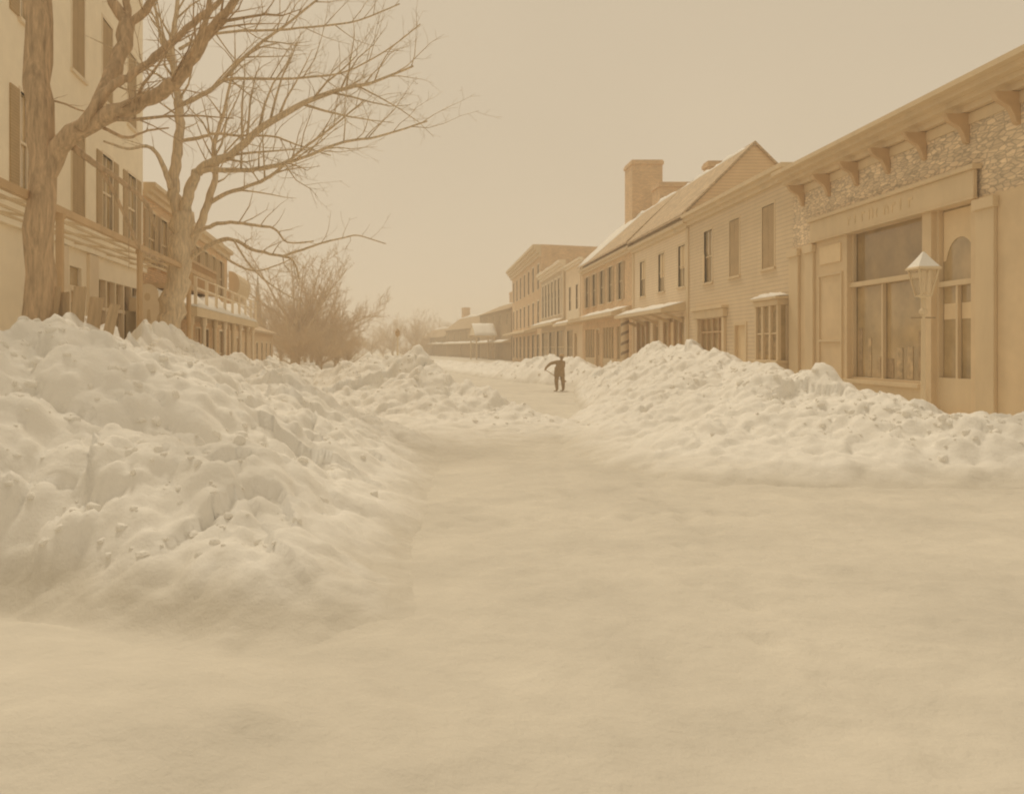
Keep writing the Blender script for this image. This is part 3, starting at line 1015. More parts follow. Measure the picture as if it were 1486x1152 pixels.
yf = 99.0
E = right_house('arched_shop', 'pale-trimmed building with a row of tall light window casings under a snowy cornice', 'building', yf)
W = 18.0
ew = [1.8 + 2.4 * k for k in range(7)]
ops = [opening(x, 5.4, 9.0, 1.2) for x in ew] + [(1.0, 5.5, 0.5, 3.7), (7.0, 11.0, 0.5, 3.7), (12.5, 16.8, 0.5, 3.7)]
shell(E, W - 0.003, 9, 10.1, ops, mat('light_brown_front', (0.621, 0.500, 0.352), 0.85, 0.06, 1.0), reveal=0.16)
ce = cornice(E, 0, W - 0.005, 9.6, 10.45, 0.6, TRIM_PALE, steps=3)
snow_slab(ce, [(0.05, -0.58, 10.45), (W - 0.05, -0.58, 10.45), (W - 0.05, -0.02, 10.46), (0.05, -0.02, 10.46)], 0.12, seed=37, n=40)
for x in ew:
    window(E, x, 5.4, 9.0, 1.2, 0.02, m=TRIM_PALE, cas=0.22, blind=0.3)
for a, c, z0, z1 in ops[7:]:
    window(E, (a + c) / 2, z0, z1, c - a, 0.02, m=TRIM, bars=(3, 1))
can = MB().prism([(-0.002, 4.9), (-1.3, 4.5), (-1.3, 4.25), (-0.002, 4.3)], 0.2, W - 0.2).build('canopy', TRIM, E)
snow_slab(can, [(0.22, -1.28, 4.51), (W - 0.22, -1.28, 4.51), (W - 0.22, -0.1, 4.88), (0.22, -0.1, 4.88)], 0.16, seed=39, n=30)
MB().tube([(W - 0.4, -0.16, 4.9), (W - 0.4, -0.16, 9.6)], [0.13, 0.13], 8).build('downspout', TRIM_PALE, E)

yf = 134.0
Fh = right_house('cornice_building', 'tall dark flat-roofed building with a heavy projecting cornice, rising above its neighbours', 'building', yf)
W = 35.0
fw = [2.5 + 5 * k for k in range(7)]
ops = [opening(x, 9.0, 12.0, 1.6) for x in fw] + [opening(x, 4.8, 7.6, 1.6) for x in fw] + [opening(x, 0.5, 3.6, 2.6) for x in fw]
shell(Fh, W - 0.003, 14, 13.0, ops, BRICK_DARK, reveal=0.2)
cornice(Fh, -0.6, W - 0.005, 12.7, 14.1, 1.0, TRIM, steps=4)
MB().prism([(0.03, 13.003), (0.03, 14.1), (14, 13.5), (14, 13.003)], 0.003, W - 0.006).build('parapet', BRICK_DARK, Fh)
for x, a, c, w in [(o_[0] + (o_[1] - o_[0]) / 2, o_[2], o_[3], o_[1] - o_[0]) for o_ in ops]:
    window(Fh, x, a, c, w, 0.02, m=TRIM_PALE if a > 4 else TRIM, cas=0.16)
can = MB().prism([(-0.002, 4.5), (-1.6, 4.1), (-1.6, 3.9), (-0.002, 3.95)], 0.5, W - 4).build('canopy', TRIM, Fh)


FARWALL = mat('far_brown_wall', (0.44, 0.32, 0.19), 0.9, 0.1, 0.5)
FARROOF = mat('far_brown_roof', (0.46, 0.34, 0.205), 0.9, 0.1, 0.5)


def oblique_house(name, label, p0, p1, depth, ze, zr, wallm, roofm, nwin, chim=(), snow=0.2, seed=0):
    """p0 far end, p1 near end of the street front (world x, y); front faces the street on its left"""
    v = Vector((p1[0] - p0[0], p1[1] - p0[1], 0))
    t = thing(name, label, 'house', (p0[0], p0[1], 0), math.atan2(v.y, v.x))
    W = v.length
    ops, ws = [], []
    for k in range(nwin):
        x = W * (k + 0.5) / nwin
        ws.append((x, ze - 2.6, ze - 0.7))
        ops.append(opening(x, ze - 2.6, ze - 0.7, 1.1))
    shell(t, W, depth, ze, ops, wallm, reveal=0.16)
    for xx in (0.0, W):
        MB().add([(xx, 0, ze), (xx, depth, ze), (xx, depth / 2, zr - 0.15)], [(0, 1, 2)]).build('gable', wallm, t)
    rf = gable_roof(t, -0.2, W + 0.2, -0.4, depth / 2, depth + 0.4, ze - 0.05, zr, roofm)
    snow_slab(rf, [(-0.1, depth / 2 - 0.45, zr - 0.1 * (zr - ze)), (W + 0.1, depth / 2 - 0.45, zr - 0.1 * (zr - ze)), (W + 0.1, depth / 2 - 0.05, zr), (-0.1, depth / 2 - 0.05, zr)], snow, seed=seed, n=40)
    for x, a, c in ws:
        window(t, x, a, c, 1.1, 0.02, m=TRIM)
    for cx, cw_, ct in chim:
        chimney(rf, cx, cx + cw_, depth / 2 - 0.3, depth / 2 + 1.2, ze, ct)
    can = MB().prism([(-0.002, 3.4), (-1.4, 3.0), (-1.4, 2.85), (-0.002, 2.9)], 0.4, W - 0.4).build('canopy', TRIM, t)
    snow_slab(can, [(0.42, -1.38, 3.01), (W - 0.42, -1.38, 3.01), (W - 0.42, -0.1, 3.38), (0.42, -0.1, 3.38)], 0.15, seed=seed + 1, n=24)
    door(t, W * 0.5, 0.1, 2.5, 1.1, 0.0 - 0.131)
    return t


oblique_house('brick_house', 'dark brick house with two chimneys beyond the tall cornice building', (9.7, 168), (12.8, 135), 9, 8.4, 10.4, FARWALL, FARROOF, 5,
              ((9.5, 2.7, 12.4), (23, 1.0, 12.6)), 0.25, 50)
oblique_house('brown_house', 'low dark house with one square chimney near the bend of the street', (3.6, 204), (9.5, 169), 8, 6.2, 9.3, FARWALL, FARROOF, 5,
              ((1.2, 2.6, 11.6),), 0.3, 60)
oblique_house('brown_house', 'lowest farthest dark house closing the bend of the street', (-2.6, 242), (3.5, 206), 8, 4.8, 7.4, FARWALL, FARROOF, 4, (), 0.3, 70)

# small porch with a snowy gable roof in front of the far houses
pr = thing('porch', 'small open porch with a snow-covered gable roof before the far dark houses', 'porch', (7.0, 150, 0), -math.pi / 2 + 0.12)
for x in (0.1, 5.9):
    for y in (0.1, 3.2):
        MB().box(x - 0.1, x + 0.1, y - 0.1, y + 0.1, 0, 4.1).build('post', TRIM, pr)
rf = MB().prism_y([(-0.5, 4.1), (3.0, 6.2), (6.5, 4.1), (6.5, 3.9), (3.0, 6.0), (-0.5, 3.9)], -0.3, 3.6).build('roof', TRIM, pr)
snow_slab(rf, [(-0.5, 3.55, 4.12), (-0.5, -0.25, 4.12), (3.0, -0.25, 6.22), (3.0, 3.55, 6.22)], 0.25, seed=81, n=12)
snow_slab(rf, [(6.5, -0.25, 4.12), (6.5, 3.55, 4.12), (3.0, 3.55, 6.22), (3.0, -0.25, 6.22)], 0.25, seed=82, n=12)
MB().prism_y([(0.2, 4.2), (5.8, 4.2), (3.0, 5.9)], -0.2, -0.12).build('pediment', TRIM_PALE, pr)

# ------------------------------------------------------------------ left side of the street
TILT = math.atan(0.0854)


def left_xy(Y, off):
    return -off - 0.0854 * Y


def left_house(name, label, cat, ynear, off=7.5):
    return thing(name, label, cat, (left_xy(ynear, off), ynear, 0), math.pi / 2 + TILT)


cs = 1 / math.cos(TILT)
y0 = 14.0
LW = left_house('white_building', 'tall whitewashed three-storey building with dark shutters, nearest on the left', 'building', y0)
W = (29.5 - y0) * cs


def lx(Y):
    return (Y - y0) * cs


cols = [lx(22.7), lx(25.35), lx(28.1), lx(19.3), lx(16.2)]
ops = []
for x in cols:
    ops += [opening(x, 5.5, 7.7, 1.0), opening(x, 9.3, 11.7, 1.0)]
ops += [opening(lx(22.5), 0.4, 4.15, 0.95), (lx(24.3), lx(29.0), 0.7, 4.0)]
shell(LW, W, 11, 14.4, ops, PLASTER, reveal=0.2)
cornice(LW, -0.2, W + 0.2, 14.38, 15.0, 0.6, TRIM_PALE, steps=3)
for i, x in enumerate(cols):
    window(LW, x, 5.5, 7.7, 1.0, 0.02, shutters='closed' if i == 0 else 'open', bars=(1, 1), m=TRIM_PALE if i else TRIM, cas=0.09)
    window(LW, x, 9.3, 11.7, 1.0, 0.02, shutters='closed' if i < 3 else 'open', bars=(1, 1), m=TRIM_PALE, cas=0.09)
door(LW, lx(22.5), 0.4, 3.5, 0.9, 0.02, m=TRIM_PALE)
MB().box(lx(22.5) - 0.46, lx(22.5) + 0.46, 0.1, 0.12, 3.66, 4.14).build('transom', GLASS, LW)
b = MB()
for k in range(6):
    xx = lx(24.3) + (lx(29.0) - lx(24.3)) * k / 5
    b.box(xx - 0.06, xx + 0.06, 0.0, 0.17, 0.7, 4.0)
b.box(lx(24.3), lx(29.0), 0.03, 0.169, 0.7, 1.5)
b.box(lx(24.3), lx(29.0), 0.02, 0.168, 3.1, 3.2)
wn = b.build('window', TRIM_PALE, LW)
MB().box(lx(24.3), lx(29.0), 0.175, 0.19, 1.5, 4.0).build('pane', GLASS, wn)
MB().box(lx(25.3), lx(26.1), 0.16, 0.172, 2.2, 3.1).build('blind', BLIND, wn)
b = MB()
for k in range(9):
    xx = lx(27.3) + k * 0.17
    b.box(xx, xx + 0.07, -0.05, -0.01, 1.2, 3.2)
b.build('slat_screen', mat('slats', (0.5, 0.4, 0.25), 0.7, 0.1, 3.0), LW)
MB().box(lx(21.0), lx(21.7), -0.09, -0.002, 0.0, 4.6).build('pilaster', TRIM_PALE, LW)
MB().box(lx(23.4), lx(24.2), -0.09, -0.002, 0.0, 4.6).build('pilaster', TRIM_PALE, LW)
MB().box(-0.1, W + 0.1, -0.12, -0.003, 4.62, 5.0).build('string_course', PLASTER, LW)

# open awning frame on posts over the pavement
af = thing('awning_frame', 'open awning frame of thin rails on dark posts before the white building', 'awning frame', (left_xy(12.5, 5.0), 12.5, 0), math.pi / 2 + TILT)
def ax_(Y): return (Y - 12.5) * cs
for Y in (14.2, 19.4, 25.0):
    MB().lathe([(0.07, -0.1), (0.07, 4.15), (0.1, 4.17), (0.1, 4.24)], 8, (ax_(Y), 0, 0)).build('post', TRIM_DARK, af)
MB().bar((-1.2, 0, 4.3), (ax_(29.5), 0, 4.3), 0.1, 0.12).build('beam', TRIM_DARK, af)
for k in range(1, 4):
    MB().bar((-1.2, 0.6 * k, 4.3 + 0.09 * k), (ax_(27.5), 0.6 * k, 4.3 + 0.09 * k), 0.045).build('rail', TRIM, af)
for Y in (14.2, 16.8, 19.4, 22.2, 25.0, 27.5):
    MB().bar((ax_(Y), 0.05, 4.37), (ax_(Y), 2.35, 4.72), 0.05).build('rafter', TRIM, af)

# dark brick house next door
y0 = 29.6
L2 = left_house('brick_house', 'dark brick house with a slatted balcony between the white building and the forked tree', 'house', y0)
W = (36.0 - y0) * cs
def lx2(Y): return (Y - 29.6) * cs
ops = [opening(x, 5.0, 6.9, 1.0) for x in (1.2, 3.2, 5.2)] + [(0.6, 3.0, 0.5, 3.3), (3.8, 5.0, 0.3, 3.3)]
shell(L2, W - 0.01, 8, 7.5, ops, BRICK_DARK, reveal=0.18)
cornice(L2, 0.01, W - 0.01, 7.3, 7.8, 0.4, TRIM, steps=3)
rf2 = gable_roof(L2, 0.01, W - 0.01, 0.3, 3.8, 8, 7.75, 9.0)
chimney(rf2, W - 1.3, W - 0.4, 2.8, 3.8, 7.8, 9.7)
for x in (1.2, 3.2, 5.2):
    window(L2, x, 5.0, 6.9, 1.0, 0.02, shutters='open')
window(L2, 1.8, 0.5, 3.3, 2.4, 0.02, bars=(2, 1))
door(L2, 4.4, 0.3, 3.2, 1.1, 0.02)
b = MB()
b.box(0.1, W - 0.1, -1.5, -0.003, 4.1, 4.28)
for k in range(30):
    xx = 0.15 + (W - 0.35) * k / 29
    b.box(xx, xx + 0.05, -1.48, -1.43, 4.283, 5.1)
b.box(0.1, W - 0.1, -1.5, -1.4, 5.103, 5.2)
b.build('balcony', TRIM_DARK, L2)

# long house with the snowy porch roof
y0 = 36.05
L3 = left_house('porch_house', 'brown house behind the forked tree with a long railed porch roof under snow', 'house', y0)
W = (48.5 - y0) * cs
x3 = [1.4 + 2.2 * k for k in range(5)]
ops = [opening(x, 4.8, 6.7, 1.0) for x in x3] + [opening(x, 0.5, 2.9, 1.1) for x in x3]
shell(L3, W, 8, 7.3, ops, BRICK_DARK, reveal=0.18)
cornice(L3, 0, W, 7.05, 7.5, 0.35, TRIM, steps=2, name='eave_board')
rf3 = gable_roof(L3, 0, W, -0.2, 4.0, 8.2, 7.6, 9.4)
chimney(rf3, W - 0.9, W - 0.2, 0.2, 0.9, 7.4, 7.95)
for i, x in enumerate(x3):
    window(L3, x, 4.8, 6.7, 1.0, 0.02, shutters='open')
    window(L3, x, 0.5, 2.9, 1.1, 0.02, blind=(0, 0.7, 0, 0.6, 0)[i], m=TRIM_PALE)
px0, px1 = -8.4 * cs, W - 4.0
b = MB()
b.prism([(-0.01, 3.65), (-2.2, 3.35), (-2.2, 3.05), (-0.01, 3.2)], px0, px1)
pch = b.build('porch_roof', TRIM, L3)
snow_slab(pch, [(px0 + 0.1, -2.18, 3.36), (px1 - 0.1, -2.18, 3.36), (px1 - 0.1, -0.1, 3.64), (px0 + 0.1, -0.1, 3.64)], 0.55, seed=90, n=60)
b = MB()
for k in range(9):
    xx = px0 + 0.2 + (px1 - px0 - 0.4) * k / 8
    b.box(xx - 0.05, xx + 0.05, -2.16, -2.06, 3.37, 4.4)
for zz in (3.98, 4.36):
    b.box(px0 + 0.2, px1 - 0.2, -2.14, -2.08, zz, zz + 0.05)
b.build('railing', TRIM_PALE, pch)
for k in range(8):
    xx = px0 + 0.25 + (px1 - px0 - 0.5) * k / 7
    MB().lathe([(0.12, -0.1), (0.12, 0.4), (0.075, 0.45), (0.075, 2.75), (0.12, 2.8), (0.12, 3.06)], 8, (xx, -1.95, 0)).build('post', TRIM_PALE if k % 2 else TRIM, L3)

# round-corniced house and the low row beyond it
y0 = 49.2
L4 = left_house('cornice_house', 'small dark house with a bulging rounded cornice beyond the snowy porch roof', 'house', y0)
W = (54.0 - y0) * cs
ops = [opening(x, 3.3, 4.9, 1.0) for x in (1.2, 3.5)] + [opening(x, 0.5, 2.6, 1.2) for x in (1.2, 3.5)]
shell(L4, W, 8, 5.4, ops, CLAP_DARK, reveal=0.18)
prof = [(0.02, 4.9)]
for k in range(9):
    a = -math.pi / 2 + math.pi * k / 8
    prof.append((-0.1 - 0.5 * math.cos(a), 5.7 + 0.75 * math.sin(a)))
prof.append((0.02, 6.45))
MB().prism(prof, 0.0, W + 0.1).build('cornice', TRIM, L4)
for x in (1.2, 3.5):
    window(L4, x, 3.3, 4.9, 1.0, 0.02)
    window(L4, x, 0.5, 2.6, 1.2, 0.02, m=TRIM_PALE)
y0 = 54.3
L5 = left_house('low_house', 'low brown house with a shallow roof at the far end of the left row', 'house', y0)
W = 20.0
ops = [opening(2 + 3.2 * k, 0.6, 2.4, 1.0) for k in range(6)]
shell(L5, W, 8, 3.2, ops, CLAP_DARK, reveal=0.18)
rf5 = gable_roof(L5, -0.05, W + 0.3, -0.4, 4, 8.4, 3.25, 5.0)
for o_ in ops:
    window(L5, (o_[0] + o_[1]) / 2, 0.6, 2.4, 1.0, 0.02, m=TRIM_PALE)

# church steeple in the distance
STEEP = mat('steeple_slate', (0.36, 0.26, 0.15), 0.8, 0.1, 1.0)
ch = thing('church_steeple', 'thin pointed church steeple far off above the left roofs', 'steeple', P(374, 505, 150).xy.to_3d(), 0.3)
b = MB()
b.box(-1.3, 1.3, -1.3, 1.3, 0, 6.8)
b.box(-1.45, 1.45, -1.45, 1.45, 6.803, 7.2)
b.build('tower', STEEP, ch)
MB().lathe([(0.78, 7.2), (0.62, 8.6), (0.42, 10.6), (0.2, 13.0), (0.03, 15.2)], 8).build('spire', STEEP, ch)
MB().lathe([(0.03, 15.2), (0.1, 15.3), (0.1, 15.4), (0.02, 15.5), (0.02, 16.2)], 6).build('finial', IRON, ch)

# leaning planks on the top of the left bank
pl = thing('plank_stack', 'weathered planks leaning together on the left bank beside the nearest trunk', 'planks', (-5.5, 12.9, 1.75), 0.15)
rp = random.Random(4)
for k, (x, w, h, tilt) in enumerate([(-0.32, 0.16, 1.2, 0.05), (-0.12, 0.2, 1.12, -0.06), (0.08, 0.18, 1.2, 0.03), (0.27, 0.2, 1.06, 0.1), (0.46, 0.15, 0.95, 0.16)]):
    o = MB().box(-w / 2, w / 2, -0.02, 0.02, 0, h).build('plank', WOOD, pl)
    o.location = (x, 0.05 * (k % 2), 0)
    o.rotation_euler = (rp.uniform(-0.1, -0.2), tilt, rp.uniform(-0.3, 0.3))
# board fence behind the bank by the forked tree
fe = thing('board_fence', 'dark board fence half buried in snow at the foot of the forked tree', 'fence', (left_xy(24.5, 5.6), 24.5, 0), math.pi / 2 + TILT)
b = MB()
for k in range(26):
    h = 2.25 + rp.uniform(-0.06, 0.1)
    b.hexa([(k * 0.2, 0, 0), (k * 0.2 + 0.17, 0, 0), (k * 0.2 + 0.17, 0.03, 0), (k * 0.2, 0.03, 0),
            (k * 0.2, 0, h), (k * 0.2 + 0.17, 0, h + 0.02), (k * 0.2 + 0.17, 0.03, h + 0.02), (k * 0.2, 0.03, h)])
b.build('boards', WOOD, fe)
MB().box(-0.05, 5.2, 0.033, 0.1, 1.7, 1.8).build('rail', WOOD, fe)
MB().box(-0.05, 5.2, 0.033, 0.1, 0.6, 0.7).build('rail', WOOD, fe)
# round-topped board
q = P(214, 418, 25.3)
rb = thing('sign_board', 'round-topped pale board with two dark marks between the white building and the forked tree', 'sign board', (q.x, q.y, 0), 0.25)
prof = [(-0.32, 0.2), (0.32, 0.2), (0.32, 3.6)] + [(0.32 * math.cos(a), 3.6 + 0.32 * math.sin(a)) for a in [math.pi * k / 10 for k in range(1, 10)]] + [(-0.32, 3.6)]
MB().prism_y(prof, -0.04, 0.04).build('panel', TRIM_PALE, rb)
b = MB()
b.prism_y([(0.0 + 0.09 * math.cos(2 * math.pi * k / 12), 3.52 + 0.12 * math.sin(2 * math.pi * k / 12)) for k in range(12)], -0.048, -0.041)
b.prism_y([(-0.02, 2.8), (0.1, 2.8), (0.08, 3.15), (0.0, 3.15)], -0.048, -0.041)
b.build('mark', TRIM, rb)

# ------------------------------------------------------------------ street lamp on the right
lp = thing('street_lamp', 'gas street lamp with a tapered glass lantern and snowy cap before the stone shop', 'street lamp', (8.95, 15.4, 0))
MB().lathe([(0.14, 0), (0.14, 0.5), (0.09, 0.6), (0.045, 0.8), (0.034, 2.6), (0.07, 2.63), (0.07, 2.68), (0.04, 2.72), (0.04, 2.9), (0.1, 2.94)], 10).build('post', TRIM, lp, smooth=False)
MB().bar((-0.22, 0, 2.55), (0.22, 0, 2.55), 0.022).build('ladder_rest', IRON, lp)
lt = MB()
lb_, lt_ = 0.09, 0.175
for k in range(4):
    sx, sy = ((-1, -1), (1, -1), (1, 1), (-1, 1))[k]
    lt.bar((sx * lb_, sy * lb_, 2.95), (sx * lt_, sy * lt_, 3.42), 0.025)
lt.lathe([(0.14, 2.93), (0.14, 2.96)], 4, rot=math.pi / 4)
lt.lathe([(0.30, 3.42), (0.30, 3.445), (0.15, 3.57), (0.09, 3.6), (0.09, 3.66), (0.02, 3.74)], 4, rot=math.pi / 4)
ln = lt.build('lantern', TRIM, lp)
MB().lathe([(0.115, 2.962), (0.235, 3.415)], 4, rot=math.pi / 4).build('glass', LGLASS, ln)
MB().lathe([(0.28, 3.45), (0.27, 3.47), (0.165, 3.58), (0.1, 3.65), (0.02, 3.745)], 4, rot=math.pi / 4).build('snow_cap', SNOW, ln)

# thin far post beyond the middle heap
q = P(577, 505, 62)
fp = thing('street_lamp', 'thin far lamp post with a small dark top, beyond the middle heap', 'street lamp', (q.x, q.y, 0))
MB().lathe([(0.09, 0), (0.07, 0.6), (0.05, 2.8)], 8).build('post', TRIM_PALE, fp)
MB().lathe([(0.05, 2.8), (0.16, 2.95), (0.2, 3.2), (0.06, 3.35), (0.02, 3.45)], 8).build('lantern', TRIM_DARK, fp)

# ------------------------------------------------------------------ trees
class TreeB:
    def __init__(self, seed):
        self.trunk, self.crown, self.r = MB(), MB(), random.Random(seed)

    def smooth_pts(self, pts, sub=4):
        out = []
        n = len(pts)
        for i in range(n - 1):
            p0, p1, p2, p3 = pts[max(i - 1, 0)], pts[i], pts[i + 1], pts[min(i + 2, n - 1)]
            for k in range(sub):
                t = k / sub
                out.append(0.5 * ((2 * p1) + (p2 - p0) * t + (2 * p0 - 5 * p1 + 4 * p2 - p3) * t * t + (3 * p1 - p0 - 3 * p2 + p3) * t ** 3))
        out.append(pts[-1])
        return out

    def limb(self, pts, r0, r1, twigs=1.0, start=0.15, depth=3, trunk=True, n=8):
        rr = self.r
        pts = self.smooth_pts([Vector(p) for p in pts])
        m = len(pts)
        rad = [r0 + (r1 - r0) * (i / (m - 1)) ** 0.85 for i in range(m)]
        jit = [p + Vector((rr.gauss(0, 1), rr.gauss(0, 1), rr.gauss(0, 1))) * (rad[i] * 0.16 if 0 < i < m - 1 else 0) for i, p in enumerate(pts)]
        rad = [q * rr.uniform(0.93, 1.07) for q in rad]
        (self.trunk if trunk else self.crown).tube(jit, rad, n)
        if twigs > 0:
            self.spawn(jit, rad, twigs, start, depth)

    def spawn(self, pts, rad, dens, start, depth, up=0.25):
        rr = self.r
        L = sum((pts[i + 1] - pts[i]).length for i in range(len(pts) - 1))
        cnt = max(2, int(L * dens * (4.2 if depth == 3 else 4.6)))
        for c in range(cnt):
            t = start + (1 - start) * (c + rr.random()) / cnt
            f = min(t, 0.999) * (len(pts) - 1)
            i = int(f)
            p = pts[i].lerp(pts[i + 1], f - i)
            tan = (pts[i + 1] - pts[i]).normalized()
            r = rad[i]
            axis = Vector((rr.gauss(0, 1), rr.gauss(0, 1), rr.gauss(0, 1)))
            axis = (axis - tan * axis.dot(tan)).normalized()
            d = (tan * math.cos(0.8) + axis * math.sin(rr.uniform(0.6, 1.0))).normalized()
            d.z += up * rr.uniform(0, 1)
            d.normalize()
            ln = L * rr.uniform(0.2, 0.48) * (1.15 - 0.5 * t)
            if depth == 3:
                ln = min(ln, 2.6)
            if ln < 0.18:
                continue
            k = 4 if depth > 1 else 3
            q = [p]
            dd = d.copy()
            for s in range(k):
                dd = (dd + Vector((rr.gauss(0, 0.16), rr.gauss(0, 0.16), rr.gauss(0.05, 0.14)))).normalized()
                q.append(q[-1] + dd * ln / k)
            r0 = max(self.rmin, min(r * 0.5, ln * 0.014 + 0.004))
            rq = [max(self.rmin * 0.7, r0 * (1 - 0.8 * s / k)) for s in range(k + 1)]
            self.crown.tube(q, rq, 4 if depth == 3 else 3)
            if depth > 1:
                self.spawn(q, rq, dens * 1.15, 0.2, depth - 1, up)

    rmin = 0.006

    def finish(self, name, label, loc, m, m2=None, group=None):
        t = thing(name, label, 'tree', loc, 0, group)
        off = Vector(loc)
        for b, nm, mm in ((self.trunk, 'trunk', m), (self.crown, 'crown', m2 or m)):
            b.v = [tuple(Vector(v) - off) for v in b.v]
            if b.v:
                b.build(nm, mm, t, smooth=True)
        return t


def PL(Y0, Y1, *pp):
    n = len(pp)
    return [P(p[0], p[1], Y0 + (Y1 - Y0) * i / (n - 1)) for i, p in enumerate(pp)]


T = TreeB(3)
T.rmin = 0.0032
T.limb([P(54, 640, 13), P(58, 560, 13), P(60, 400, 13), P(61, 260, 13), P(60, 120, 13.1), P(58, -40, 13.2), P(54, -160, 13.3)], 0.27, 0.20, 0)
T.limb(PL(13, 12.4, (62, 275), (85, 213), (130, 180), (195, 153), (245, 126), (275, 92), (300, 50), (330, 15), (375, -40), (430, -90)), 0.18, 0.035, 0.7, 0.2)
T.limb(PL(12.7, 13.6, (115, 188), (140, 150), (160, 128), (186, 112), (217, 91), (251, 60), (290, 26), (316, 5), (350, -40)), 0.085, 0.04, 0.65, 0.25)
T.limb(PL(12.4, 12.2, (278, 85), (292, 50), (301, 20), (305, -20), (300, -70)), 0.055, 0.03, 0.5)
T.limb(PL(13.0, 13.8, (140, 155), (158, 115), (174, 80), (185, 32)), 0.10, 0.14, 0.0)
T.limb(PL(13.8, 14, (186, 36), (168, 12), (148, -25), (120, -80)), 0.10, 0.07, 0.4)
T.limb(PL(13.8, 14, (186, 36), (185, 5), (186, -40)), 0.07, 0.05, 0.4)
T.limb(PL(13.8, 13.6, (187, 36), (210, 14), (238, -20), (280, -70)), 0.08, 0.05, 0.5)
T.limb(PL(13, 13.4, (95, 205), (116, 221), (145, 242), (176, 263), (202, 284), (217, 305), (226, 335)), 0.06, 0.025, 0.35, 0.3, 2)
T.limb(PL(13.2, 13.6, (140, 238), (160, 270), (178, 305), (195, 345), (207, 364), (232, 378)), 0.035, 0.02, 0.35, 0.3, 2)
T.limb(PL(13, 13.8, (150, 186), (185, 200), (215, 190), (245, 186)), 0.03, 0.012, 0.5, 0.3, 2)
T.limb(PL(13, 13.5, (66, 200), (64, 150), (90, 150), (115, 160), (140, 165)), 0.02, 0.012, 0.5, 0.3, 2)
T.finish('street_tree', 'big dark bare tree at the left edge with a thick limb arching over the street', (-5.95, 13, 0), BARK)

T = TreeB(9)
T.rmin = 0.005
Y2 = 24.0
T.limb([P(240, 610, Y2), P(246, 520, Y2), P(251, 450, Y2), P(257, 400, Y2), P(264, 350, Y2), P(266, 310, Y2)], 0.38, 0.30, 0, n=14)
T.limb(PL(Y2, 24.6, (266, 350), (257, 300), (252, 265), (257, 220), (261, 180), (258, 140), (253, 105), (250, 70), (256, 20), (262, -40)), 0.22, 0.05, 0.45, 0.4)
T.limb(PL(Y2, 23.0, (248, 275), (240, 248), (228, 224), (212, 212), (185, 216), (150, 205)), 0.09, 0.025, 0.45, 0.3, 2)
T.limb(PL(Y2, 22.6, (268, 350), (273, 285), (283, 258), (297, 241), (335, 226), (380, 186), (440, 150), (490, 131), (540, 120), (600, 96)), 0.2, 0.025, 0.6, 0.35)
T.limb(PL(23.6, 21.5, (288, 250), (310, 246), (350, 248), (400, 241), (440, 228), (500, 206), (550, 198), (620, 176)), 0.085, 0.02, 0.6, 0.2)
T.limb(PL(Y2, 25.0, (270, 360), (288, 335), (299, 300), (310, 268), (313, 250), (310, 215), (320, 180), (328, 150), (340, 90)), 0.15, 0.03, 0.5, 0.35)
T.limb(PL(24.3, 22.5, (303, 293), (330, 281), (370, 267), (400, 250), (440, 216), (480, 186), (530, 145)), 0.075, 0.02, 0.6, 0.2)
T.limb(PL(Y2, 22.5, (272, 352), (290, 335), (310, 327), (335, 323), (370, 327), (398, 332), (418, 352), (455, 350)), 0.075, 0.018, 0.35, 0.4, 2)
T.limb(PL(Y2, 21.5, (275, 375), (312, 352), (338, 347), (365, 362), (400, 370), (425, 378), (434, 405)), 0.075, 0.022, 0.3, 0.4, 2)
T.limb(PL(22.0, 21.0, (410, 372), (440, 362), (470, 352), (500, 345), (520, 342), (560, 354)), 0.035, 0.012, 0.4, 0.3, 2)
T.limb(PL(22.8, 22.3, (338, 347), (365, 388), (400, 418), (440, 440)), 0.03, 0.012, 0.35, 0.3, 2)
T.limb(PL(23.6, 23.0, (315, 365), (345, 385), (372, 393), (405, 384), (430, 372)), 0.04, 0.014, 0.35, 0.3, 2)
T.limb(PL(24.2, 23.0, (261, 205), (290, 200), (312, 194), (345, 197), (395, 198), (430, 210), (480, 226)), 0.06, 0.015, 0.5, 0.25)
T.limb(PL(24.3, 23.0, (259, 155), (285, 142), (315, 124), (345, 92), (375, 66), (410, 40), (470, -8)), 0.085, 0.03, 0.55, 0.25)
T.limb(PL(23.8, 22.5, (325, 117), (345, 114), (400, 115), (450, 112), (500, 105), (560, 74), (610, 35)), 0.05, 0.015, 0.6, 0.1)
T.limb(PL(24.0, 23.2, (260, 72), (300, 52), (350, 45), (400, 44), (470, 38), (520, 30), (580, 6)), 0.05, 0.02, 0.55, 0.15)
T.limb(PL(24.5, 25.5, (252, 100), (235, 60), (225, 10), (210, -50)), 0.06, 0.03, 0.5, 0.2)
T.finish('street_tree', 'forked bare tree with long level branches reaching right over the snow', (P(250, 505, Y2).x, Y2, 0), BARK2)


